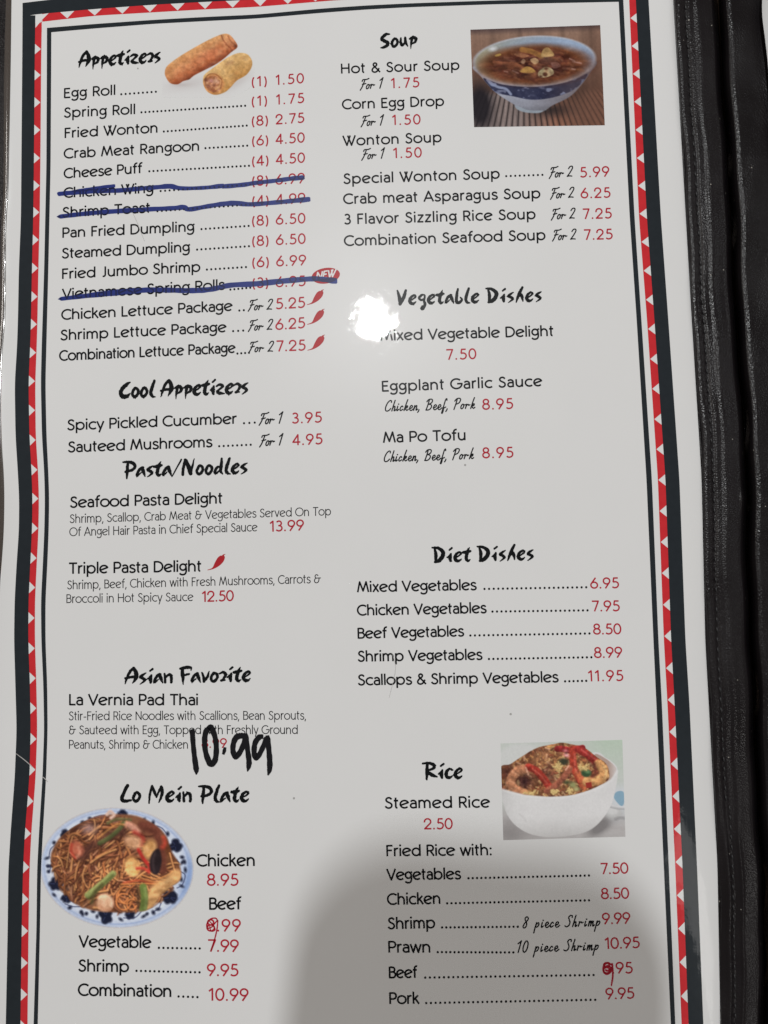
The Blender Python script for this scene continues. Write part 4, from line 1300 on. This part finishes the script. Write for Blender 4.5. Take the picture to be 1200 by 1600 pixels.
s.lay(sm2, np.array([92, 40, 28]) + (n - 0.5)[..., None] * np.array([110, 70, 46]))
g2 = np.random.default_rng(5)
for q in range(150):
    a = g2.uniform(0, 2 * math.pi); r_ = math.sqrt(g2.random())
    cx, cy = 586 + 400 * r_ * math.cos(a), 366 + 140 * r_ * math.sin(a)
    l = g2.uniform(18, 70); an = g2.normal(0.1, 0.6)
    c = [(142, 78, 46), (120, 58, 40), (84, 40, 32), (166, 104, 62), (70, 34, 30), (150, 96, 72)][g2.integers(6)]
    s.stroke([(cx - l * math.cos(an), cy - l * 0.5 * math.sin(an)), (cx, cy + g2.normal(0, 7)), (cx + l * math.cos(an), cy + l * 0.5 * math.sin(an))], g2.uniform(8, 22), c, 0.65, 0.15, 2, sm2)
s.stroke([(240, 330), (330, 345), (420, 350), (480, 400)], 26, (164, 92, 58), 0.85, 0.15)
s.stroke([(480, 232), (560, 250), (640, 290)], 44, (190, 128, 56), 0.85, 0.1)
s.lay(s.poly([(660, 235), (705, 222), (750, 285), (700, 300), (640, 292)]), (206, 162, 92))
s.lay(s.poly([(545, 320), (590, 305), (618, 335), (580, 358)]), (196, 152, 104))
s.lay(s.poly([(455, 415), (510, 375), (560, 390), (585, 425), (520, 432)]), (194, 142, 66))
s.lay(s.poly([(410, 270), (470, 262), (540, 285), (480, 300)]), (164, 104, 68))
s.lay(s.poly([(465, 340), (485, 310), (505, 325), (490, 352)]), (190, 140, 104))
s.lay(s.poly([(720, 350), (770, 345), (800, 380), (740, 395)]), (148, 92, 78))
fm = s.poly([(608, 430), (640, 400), (680, 382), (730, 405), (740, 440), (700, 462), (660, 470), (615, 465)])
s.lay(fm, np.array([216, 196, 142]) + (s.noise(25, 25, 44) - 0.5)[..., None] * 60)
s.lay(s.ell(666, 445, 20, 18), (86, 48, 34)); s.lay(s.ell(676, 398, 12, 8), (110, 66, 44)); s.lay(s.ell(628, 462, 14, 7), (96, 50, 36))
s.lay(s.poly([(250, 272), (290, 258), (300, 272), (262, 284)]), (206, 160, 74))
for a, b in [((880, 320), (920, 340)), ((905, 345), (975, 360)), ((895, 405), (920, 410)), ((325, 410), (350, 415)), ((395, 408), (440, 430))]:
    s.stroke([a, b], 12, (204, 150, 132), 0.8)
s.lay(s.glow(690, 320, 70, 40) * 0.35, (190, 150, 120))
s.lay(s.ell(233, 216, 31, 18, -8, 3), (222, 226, 228))
s.lay(s.ell(870, 200, 60, 22, 20, 8) * 0.5, (186, 206, 228))
sq = sm2[..., None]
s.lay(sm2 * 0.55 * np.clip((s.noise(70, 50, 52, 3) - 0.35) * 2.5, 0, 1), (116, 64, 42))
s.C = s.C * (1 - sq) + sq * s.C * (0.62 + 0.70 * s.noise(48, 34, 48, 4))[..., None]
s.C = s.C * (0.95 + 0.10 * s.noise(14, 14, 49, 2))[..., None]
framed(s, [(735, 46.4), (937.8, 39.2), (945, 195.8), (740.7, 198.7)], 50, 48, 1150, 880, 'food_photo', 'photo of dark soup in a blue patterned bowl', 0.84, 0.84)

# ---- fried rice bowl
r = Painter(40, 40, 1155, 930, 250, 200, (190, 194, 186))
r.C = np.array([192, 198, 188]) * np.ones_like(r.C)
r.lay(np.clip((r.X - 700) / 300, 0, 1) * np.clip(1 - (r.Y - 40) / 350, 0, 1), (180, 198, 176))
r.lay(np.clip((r.Y - 560) / 160, 0, 1), np.array([176, 172, 168]) + (r.noise(200, 60, 3) - 0.5)[..., None] * 20)
r.lay(r.glow(110, 860, 150, 140) * 0.75, (140, 135, 132))
r.lay(r.ell(220, 240, 240, 190, 0, 4) * 0.8, (204, 205, 200))
r.lay(np.clip(r.glow(930, 830, 120, 55, -35) * 1.3, 0, 0.85), (120, 116, 114))
r.lay(np.clip((r.X - 960) / 100, 0, 1) * np.clip((r.Y - 420) / 80, 0, 1) * np.clip(1 - (r.Y - 640) / 200, 0, 1), (200, 204, 204))
r.lay(r.poly([(1060, 565), (1090, 515), (1150, 520), (1152, 620), (1120, 645)]), (128, 166, 186))
r.lay(r.ell(1050, 705, 75, 62, 10, 3), (176, 176, 172)); r.lay(r.ell(1045, 690, 62, 44, 10, 5), (204, 204, 200))
r.stroke([(1010, 640), (1080, 660), (1150, 668)], 30, (190, 190, 188), 0.9, 0.15)
r.stroke([(1070, 770), (1110, 755), (1150, 760)], 14, (110, 108, 108), 0.6, 0, 4)
bowl = r.poly([(44, 462), (58, 620), (95, 720), (170, 810), (300, 885), (480, 915), (700, 900), (850, 850), (960, 750), (1045, 610), (1090, 430), (1102, 330), (1085, 270), (1000, 200), (880, 150), (500, 300), (200, 400)])
n = r.noise(300, 300, 7)
bcol = np.array([212, 211, 207]) - np.clip((r.Y - 720) / 260, 0, 1)[..., None] * np.array([26, 27, 28]) - np.clip((170 - r.X) / 170, 0, 1)[..., None] * 16 + (n - 0.5)[..., None] * 14
r.lay(bowl, bcol)
r.lay(r.poly([(900, 165), (1000, 210), (1082, 285), (1085, 340), (1040, 410), (980, 440), (900, 300)]), np.array([176, 150, 136]) + np.clip((r.X - 1020) / 60, 0, 1)[..., None] * np.array([26, 40, 46]))
heap = r.poly([(36, 262), (120, 235), (210, 180), (370, 92), (520, 62), (600, 50), (680, 66), (800, 100), (920, 195), (1005, 265), (1022, 390), (930, 455), (800, 505), (640, 540), (480, 545), (300, 530), (150, 500), (36, 462)])
n = r.noise(70, 60, 9, 4)
r.lay(heap, np.array([132, 82, 52]) + (n - 0.5)[..., None] * np.array([110, 95, 70]))
g3 = np.random.default_rng(9)
for q in range(620):
    cx, cy = g3.uniform(36, 1030), g3.uniform(50, 545)
    an = g3.uniform(0, math.pi); l = g3.uniform(9, 20)
    c = [(196, 146, 84), (170, 112, 62), (120, 66, 44), (210, 172, 108), (92, 48, 36), (160, 84, 52), (188, 128, 70), (200, 150, 110)][g3.integers(8)]
    r.stroke([(cx - l * math.cos(an), cy - l * math.sin(an)), (cx + l * math.cos(an), cy + l * math.sin(an))], g3.uniform(11, 18), c, 0.8, 0.2, 1.5, heap)
r.lay(heap * r.glow(90, 300, 60, 90) * 0.8, (70, 34, 30))
r.lay(heap * r.glow(250, 395, 70, 70), (60, 32, 32)); r.lay(heap * r.glow(480, 330, 60, 90) * 0.6, (84, 44, 40))
r.lay(heap * r.glow(410, 210, 150, 50) * 0.35, (196, 134, 84))
r.stroke([(295, 285), (200, 290), (135, 360), (130, 430), (185, 480), (240, 505)], 84, (184, 118, 80), 1, 0.22, 2)
for q in ((170, 310, 30), (135, 390, 20), (160, 460, -10)):
    r.stroke([(q[0] - 35, q[1] - q[2] * 0.3), (q[0] + 30, q[1] + q[2])], 8, (206, 150, 112), 0.6, 0, 2)
r.stroke([(290, 265), (360, 300), (420, 370), (470, 445)], 66, (158, 48, 36), 1, 0.25, 2)
r.stroke([(330, 285), (400, 345), (455, 420)], 12, (206, 96, 76), 0.7, 0, 2)
r.stroke([(265, 270), (285, 330)], 18, (220, 160, 126), 0.8)
r.stroke([(560, 105), (620, 110), (690, 130)], 56, (146, 40, 40), 1, 0.25)
r.stroke([(700, 110), (695, 200), (712, 300), (745, 370), (785, 450)], 66, (176, 58, 40), 1, 0.1, 2)
r.stroke([(735, 330), (770, 400), (790, 470)], 52, (196, 100, 58), 0.9, 0.1, 3)
r.stroke([(715, 160), (715, 280), (735, 330)], 12, (218, 104, 84), 0.7, 0, 2)
r.stroke([(665, 290), (600, 380), (520, 450), (450, 490)], 56, (158, 86, 62), 1, 0.2, 2)
r.stroke([(655, 265), (630, 300)], 16, (224, 164, 130), 0.8)
r.lay(r.ell(642, 166, 22, 14, 20, 3), (226, 150, 150)); r.lay(r.ell(632, 125, 16, 9, 10, 3), (224, 130, 130))
r.stroke([(735, 105), (790, 92), (800, 110)], 34, (140, 36, 36), 1, 0.2)
r.stroke([(745, 115), (820, 160), (905, 235)], 66, (158, 44, 38), 1, 0.25, 2)
r.stroke([(780, 120), (860, 180), (905, 210)], 10, (214, 100, 90), 0.7, 0, 2)
r.stroke([(930, 255), (975, 310), (960, 380), (890, 415), (820, 415)], 84, (212, 148, 86), 1, 0.2, 2)
r.stroke([(975, 280), (1000, 330), (985, 390)], 24, (226, 180, 116), 0.7, 0, 3)
r.stroke([(890, 250), (900, 320), (870, 370)], 26, (110, 50, 40), 0.9, 0, 3)
tex = (r.noise(26, 26, 91, 3) - 0.5)[..., None]
r.C = np.where(heap[..., None] > 0.5, r.C * (1.03 + 0.65 * tex), r.C)
r.lay(r.ell(815, 335, 46, 36, 10, 2), (54, 84, 52)); r.lay(r.ell(830, 325, 16, 10, 10, 3), (116, 156, 100))
r.lay(r.ell(610, 225, 46, 32, 0, 3) * 0.9, (52, 58, 42))
r.lay(r.ell(690, 440, 34, 26, 0, 3), (150, 150, 92)); r.lay(r.ell(640, 415, 30, 14, 0, 3), (70, 80, 50)); r.lay(r.ell(720, 480, 26, 20, 0, 3), (176, 172, 110))
r.lay(r.poly([(805, 425), (860, 418), (865, 468), (815, 475)], smooth=False), (164, 48, 38))
for cx, cy, rx, ry in ((300, 505, 60, 22), (660, 495, 34, 26), (560, 270, 40, 36), (790, 285, 40, 26), (520, 505, 30, 20)):
    r.lay(r.ell(cx, cy, rx, ry, 15, 4) * 0.6, (212, 176, 96))
    for q in range(12):
        an = g3.uniform(0, math.pi)
        x_, y_ = cx + g3.normal(0, rx * 0.5), cy + g3.normal(0, ry * 0.5)
        r.stroke([(x_ - 12 * math.cos(an), y_ - 12 * math.sin(an)), (x_ + 12 * math.cos(an), y_ + 12 * math.sin(an))], 12, (216, 184, 112), 0.85, 0.2)
fr_ = [(20, 440), (44, 462), (250, 522), (480, 548), (700, 540), (900, 482), (1040, 402), (1100, 322), (1130, 330), (1100, 480), (800, 640), (300, 640), (20, 600)]
r.lay(r.poly(fr_, smooth=False, soft=1.5) * bowl, bcol)
r.stroke([(30, 458), (250, 526), (480, 551), (700, 543), (900, 486), (1040, 406), (1098, 325)], 13, (224, 223, 219), 0.8, 0, 3)
r.stroke([(190, 690), (240, 740), (250, 770)], 6, (188, 186, 182), 0.6, 0, 3)
r.C = r.C * (0.98 + 0.04 * r.noise(14, 14, 19, 2))[..., None]
framed(r, [(782, 1161.6), (972.4, 1156), (977.2, 1307.3), (786.4, 1312.8)], 40, 40, 1155, 930, 'food_photo', 'photo of shrimp fried rice heaped in a white bowl', 0.84, 0.96)

# ---- lo mein plate
k2 = 4.8
p = Painter(10, 30, 1170, 940, 270, 212, (196, 192, 188))
cx0, cy0, rx0, ry0 = 588, 485, 568, 445
plate = p.ell(cx0, cy0, rx0, ry0, 3, 1.5)
p.lay(plate, (168, 180, 200))
p.lay(p.ell(cx0, cy0, rx0 - 8, ry0 - 8, 3, 2), (198, 206, 218))
p.lay(p.ell(cx0, cy0, rx0 - 20, ry0 - 18, 3, 2), (132, 152, 190))
p.lay(p.ell(cx0, cy0, rx0 - 27, ry0 - 25, 3, 2), (186, 196, 212))
p.lay(p.ell(cx0 - 4, cy0 - 4, rx0 - 42, ry0 - 38, 3, 4), (204, 211, 222))
p.lay(plate * p.glow(1130, 560, 60, 220, 12) * 0.6, (112, 140, 186))
p.lay(plate * p.glow(200, 850, 200, 100, 30) * 0.35, (170, 180, 198))
g4 = np.random.default_rng(14)
NAVY = (30, 33, 50)


def flower(x, y_, s_, seed):
    g = np.random.default_rng(seed)
    for q in range(7):
        a = q * 0.9 + g.random()
        p.lay(p.ell(x + s_ * 0.55 * math.cos(a), y_ + s_ * 0.5 * math.sin(a), s_ * 0.5, s_ * 0.42, math.degrees(a), 2), NAVY)
    p.lay(p.ell(x, y_, s_ * 0.6, s_ * 0.5, 0, 2), NAVY)
    for q in range(3):
        a = g.uniform(0, 6.28)
        p.stroke([(x + s_ * 0.2 * math.cos(a), y_ + s_ * 0.2 * math.sin(a)), (x + s_ * 0.75 * math.cos(a), y_ + s_ * 0.7 * math.sin(a))], 4, (66, 74, 110), 0.7)


for x, y_, s_ in ((630, 86, 44), (1028, 318, 60), (985, 705, 66), (505, 845, 70), (690, 832, 46), (130, 605, 62), (212, 715, 42), (205, 232, 44), (1022, 450, 34)):
    flower(x, y_, s_ * 0.86, int(x))
for x, y_ in ((790, 126), (860, 148), (970, 230), (1078, 405), (1095, 440), (1078, 445), (1102, 500), (1070, 570), (1075, 622), (992, 636), (898, 795), (862, 820), (790, 848), (618, 872), (360, 828), (320, 815),
              (236, 783), (118, 688), (76, 512), (72, 472), (95, 470), (66, 412), (118, 296), (330, 140), (385, 112), (720, 800), (410, 812), (440, 850), (180, 715), (330, 830), (815, 830)):
    p.lay(p.ell(x, y_, g4.uniform(12, 18), g4.uniform(9, 13), g4.uniform(0, 180), 2), NAVY)
for pts in ([(80, 400), (95, 340), (160, 290)], [(1060, 510), (1100, 540), (1080, 610), (1040, 636)], [(890, 170), (930, 190), (965, 235)], [(640, 860), (720, 860), (770, 815)], [(200, 755), (260, 775), (330, 775)], [(420, 105), (480, 90), (520, 98)],
            [(860, 815), (900, 790), (920, 750)], [(60, 470), (90, 480), (80, 520)]):
    p.stroke(pts, 6, (44, 48, 78), 0.9)
heap = p.poly([(92, 400), (110, 340), (170, 250), (300, 165), (420, 105), (560, 82), (740, 96), (880, 168), (960, 250), (1000, 360), (1058, 460), (1066, 570), (990, 630), (930, 690), (880, 750), (800, 805), (640, 820), (500, 815), (370, 795), (250, 735), (200, 640), (185, 570), (108, 490)], 2)
n = p.noise(110, 110, 51, 4)
p.lay(heap, np.array([118, 78, 54]) + (n - 0.5)[..., None] * np.array([80, 70, 56]))
p.lay(heap * p.glow(400, 140, 190, 70), (102, 66, 60))
p.lay(heap * p.glow(320, 440, 130, 140) * 0.9, (76, 46, 36))
p.lay(heap * p.glow(240, 650, 90, 110) * 0.7, (96, 74, 66))
p.lay(heap * p.glow(850, 180, 110, 60) * 0.9, (92, 48, 40))
dish = p.ell(582, 470, 478, 368, 3, 3)
tones = [(196, 138, 88), (168, 112, 70), (146, 92, 58), (118, 72, 46), (184, 132, 84), (128, 80, 56), (158, 98, 60), (98, 58, 42), (176, 124, 92)]


def noodles(n_, cx, cy, sx, sy, a0, asd, tint, seed, wmin=9, wmax=15, lmax=120):
    wmin, wmax = wmin + 1, wmax + 3
    g = np.random.default_rng(seed)
    for q in range(n_):
        x, y_ = g.normal(cx, sx), g.normal(cy, sy)
        a = g.normal(a0, asd); l = g.uniform(40, lmax); bend = g.normal(0, 0.45) * l
        dx, dy = math.cos(a), math.sin(a)
        c = np.array(tones[g.integers(9)]) * tint
        P = [(x - l * dx, y_ - l * dy), (x - 0.4 * l * dx - bend * dy * 0.7, y_ - 0.4 * l * dy + bend * dx * 0.7), (x + 0.4 * l * dx - bend * dy * 0.7, y_ + 0.4 * l * dy + bend * dx * 0.7), (x + l * dx, y_ + l * dy)]
        w_ = g.uniform(wmin, wmax)
        p.stroke([(u + 3, v + 6) for u, v in P], w_ + 3, (58, 32, 25), 0.6, 0, 2, dish)
        p.stroke(P, w_, c, 0.9, 0.30, 1.3, dish)


noodles(70, 260, 300, 110, 110, 2.2, 0.9, 0.88, 61)
noodles(60, 420, 180, 130, 60, 2.7, 0.6, 0.90, 62)
noodles(50, 200, 450, 70, 80, 1.2, 0.8, 0.92, 63)
noodles(50, 320, 650, 90, 80, 1.8, 0.8, 0.90, 64)
noodles(50, 830, 560, 130, 70, 0.3, 0.5, 1.0, 65)
noodles(70, 520, 470, 70, 120, 1.9, 0.35, 1.10, 66, 9, 14, 110)
noodles(60, 650, 690, 90, 70, 1.3, 0.9, 1.05, 67, 9, 13, 80)
noodles(30, 560, 320, 90, 50, 2.4, 0.5, 1.0, 68)
p.lay(heap * p.glow(380, 190, 60, 40) * 0.6, (148, 126, 126))
p.stroke([(330, 400), (400, 330), (520, 250), (640, 210)], 70, (74, 46, 40), 0.75, 0.1, 5, heap)
p.stroke([(640, 150), (600, 200), (530, 260), (460, 300)], 34, (78, 82, 50), 0.95, 0.2, 2, heap)
p.stroke([(520, 150), (590, 120), (690, 125)], 22, (92, 88, 56), 0.9, 0.2, 2, heap)
p.stroke([(445, 265), (520, 205), (590, 160), (650, 165)], 14, (176, 122, 72), 0.9, 0.2, 2, heap)
p.stroke([(670, 160), (720, 190), (740, 215)], 50, (190, 138, 116), 0.85, 0.15, 3, heap)
p.stroke([(780, 165), (870, 200), (900, 270), (930, 400), (935, 510)], 56, (100, 56, 44), 0.95, 0.12, 3, heap)
p.stroke([(940, 260), (950, 300), (935, 330)], 34, (168, 66, 50), 0.85, 0.1, 3, heap)
p.stroke([(720, 220), (780, 260), (770, 310)], 34, (148, 56, 46), 0.85, 0.1, 3, heap)
p.lay(p.ell(710, 292, 70, 48, 20, 4) * 0.95, np.array([188, 142, 106]) + (p.noise(40, 40, 71) - 0.5)[..., None] * 50)
p.lay(p.ell(832, 345, 48, 72, 30, 3) * 0.95, np.array([188, 142, 92]) + (p.noise(40, 40, 72) - 0.5)[..., None] * 50)
p.lay(p.ell(705, 475, 56, 74, -20, 3), np.array([198, 148, 92]) + (p.noise(35, 35, 73) - 0.5)[..., None] * 60)
p.stroke([(660, 500), (690, 540), (740, 535)], 12, (214, 168, 110), 0.8, 0, 3)
p.stroke([(655, 430), (680, 400), (720, 395)], 10, (140, 92, 58), 0.8, 0, 3)
p.stroke([(750, 350), (790, 420), (830, 470), (835, 500)], 26, (158, 46, 40), 0.95, 0.15, 2)
p.stroke([(740, 490), (790, 490), (830, 520)], 22, (168, 62, 50), 0.9, 0.15, 2)
p.lay(p.poly([(835, 430), (860, 365), (905, 345), (925, 430), (905, 520), (870, 535), (838, 500)], 2), (40, 32, 34))
p.stroke([(875, 370), (860, 440), (868, 515)], 9, (66, 54, 54), 0.7, 0, 3)
p.stroke([(640, 600), (760, 580), (880, 605)], 20, (160, 76, 50), 0.9, 0.15, 2)
p.stroke([(780, 540), (880, 570), (960, 545), (1010, 515)], 13, (184, 124, 74), 0.95, 0.2)
p.stroke([(760, 560), (860, 590), (960, 580), (1030, 530)], 13, (170, 108, 64), 0.95, 0.2)
p.stroke([(620, 610), (740, 605), (900, 606)], 11, (178, 112, 64), 0.95, 0.2)
p.stroke([(1035, 545), (980, 600), (900, 640), (860, 700), (830, 780)], 92, (190, 146, 96), 0.95, 0.15, 4, heap)
for a in ((900, 640), (860, 700), (960, 600), (1010, 570)):
    p.stroke([(a[0] - 40, a[1] + 10), (a[0] + 5, a[1] - 12), (a[0] + 40, a[1] - 10)], 10, (212, 172, 122), 0.6, 0, 3, heap)
    p.stroke([(a[0] - 30, a[1] + 28), (a[0] + 20, a[1] + 16)], 8, (140, 96, 60), 0.6, 0, 3, heap)
p.stroke([(560, 530), (470, 610), (370, 690)], 48, (132, 138, 84), 1, 0.22, 2)
p.stroke([(555, 545), (465, 630), (380, 715)], 14, (76, 84, 42), 0.8, 0, 3)
p.stroke([(480, 610), (430, 660), (400, 745)], 26, (70, 66, 40), 0.8, 0, 3)
p.stroke([(785, 630), (795, 710), (785, 800)], 56, (92, 106, 54), 1, 0.1, 2, heap)
p.stroke([(800, 640), (808, 720), (800, 790)], 12, (134, 142, 90), 0.7, 0, 3, heap)
p.stroke([(735, 620), (750, 670), (745, 790)], 14, (58, 48, 34), 0.8, 0, 3, heap)
p.lay(p.ell(288, 340, 46, 60, -20, 4) * 0.85, (184, 104, 80)); p.stroke([(250, 310), (245, 360), (275, 410)], 16, (176, 62, 48), 0.85, 0, 3); p.stroke([(300, 330), (310, 370), (290, 400)], 12, (206, 148, 120), 0.7, 0, 3)
p.lay(p.ell(500, 745, 62, 66, 0, 3), np.array([196, 154, 122]) + (p.noise(30, 30, 75) - 0.5)[..., None] * 50)
p.stroke([(455, 710), (500, 695), (545, 725), (550, 775)], 12, (222, 190, 160), 0.8, 0, 3)
p.stroke([(460, 770), (500, 800), (540, 790)], 12, (160, 110, 82), 0.8, 0, 3)
for x, y_, r_ in ((630, 700, 44), (660, 690, 60), (700, 760, 36), (640, 740, 56)):
    P = [(x + r_ * math.cos(a), y_ + r_ * 1.1 * math.sin(a)) for a in np.linspace(0.3, 5.2, 7)]
    p.stroke([(u + 2, v + 6) for u, v in P], 14, (70, 40, 28), 0.5, 0, 2, heap)
    p.stroke(P, 12, (188, 118, 70), 0.95, 0.2, 1.3, heap)
p.stroke([(515, 85), (540, 62), (565, 90), (545, 110)], 24, (208, 176, 158), 0.95, 0.1, 2)
p.stroke([(600, 640), (560, 690), (545, 650)], 11, (190, 130, 84), 0.9, 0.2)
hp = heap[..., None]
p.C = p.C * (1 - hp) + hp * p.C * (0.84 + 0.52 * p.noise(60, 60, 78, 4))[..., None]
p.C = p.C * (0.96 + 0.08 * p.noise(14, 14, 79, 2))[..., None]
p.A = plate
p.build('food_photo', lambda X, Y: (60 + X / k2, 1255 + Y / k2), 'cut out photo of brown noodles on an oval blue flowered plate', True, 1.02)

# ------------------------------------------------------------------ unseen phone, added for the foot shadow; lifted and rounded to soften it
PH = bpy.data.objects.new('phone', None)
sh_c = kl + (np.array([0.0135, CAM_POS[1] - 0.031, CAM_POS[2] + 0.004]) - kl) * (kl[2] / (kl[2] - CAM_POS[2] - 0.004))
PH.location = kl + (sh_c - kl) * ((kl[2] - 0.45) / kl[2])
PH.rotation_euler = (CAM_TILT, 0, R(-6))
col.objects.link(PH)
thing(PH, 'dark phone out of view above the menu sheet, added to cast the soft shadow on its foot', 'phone')


def rounded(name, w, h, t, r_, z0, m):
    n = 10
    ring = []
    for cx, cy, a0 in ((w / 2 - r_, h / 2 - r_, 0), (-w / 2 + r_, h / 2 - r_, 90), (-w / 2 + r_, -h / 2 + r_, 180), (w / 2 - r_, -h / 2 + r_, 270)):
        for q in range(n + 1):
            a = R(a0 + 90 * q / n)
            ring.append((cx + r_ * math.cos(a), cy + r_ * math.sin(a)))
    m_ = len(ring)
    v = [(x, y_, z0) for x, y_ in ring] + [(x, y_, z0 + t) for x, y_ in ring]
    f = [tuple(reversed(range(m_))), tuple(range(m_, 2 * m_))] + [(q, (q + 1) % m_, m_ + (q + 1) % m_, m_ + q) for q in range(m_)]
    me = bpy.data.meshes.new(name)
    me.from_pydata(v, [], f)
    me.materials.append(m)
    o = bpy.data.objects.new(name, me)
    o.parent = PH
    col.objects.link(o)
    return o


M_PHONE = simple('phone_shell', (0.03, 0.03, 0.033), 0.35)
M_SCREEN = simple('phone_screen', (0.01, 0.01, 0.012), 0.12)
rounded('body', 0.079, 0.152, 0.0080, 0.026, 0.0, M_PHONE)
rounded('screen', 0.074, 0.147, 0.0004, 0.023, 0.0081, M_SCREEN)

# ------------------------------------------------------------------ render settings
scene.render.engine = 'CYCLES'
scene.cycles.transparent_max_bounces = 12
scene.render.resolution_x = 768
scene.render.resolution_y = 1024
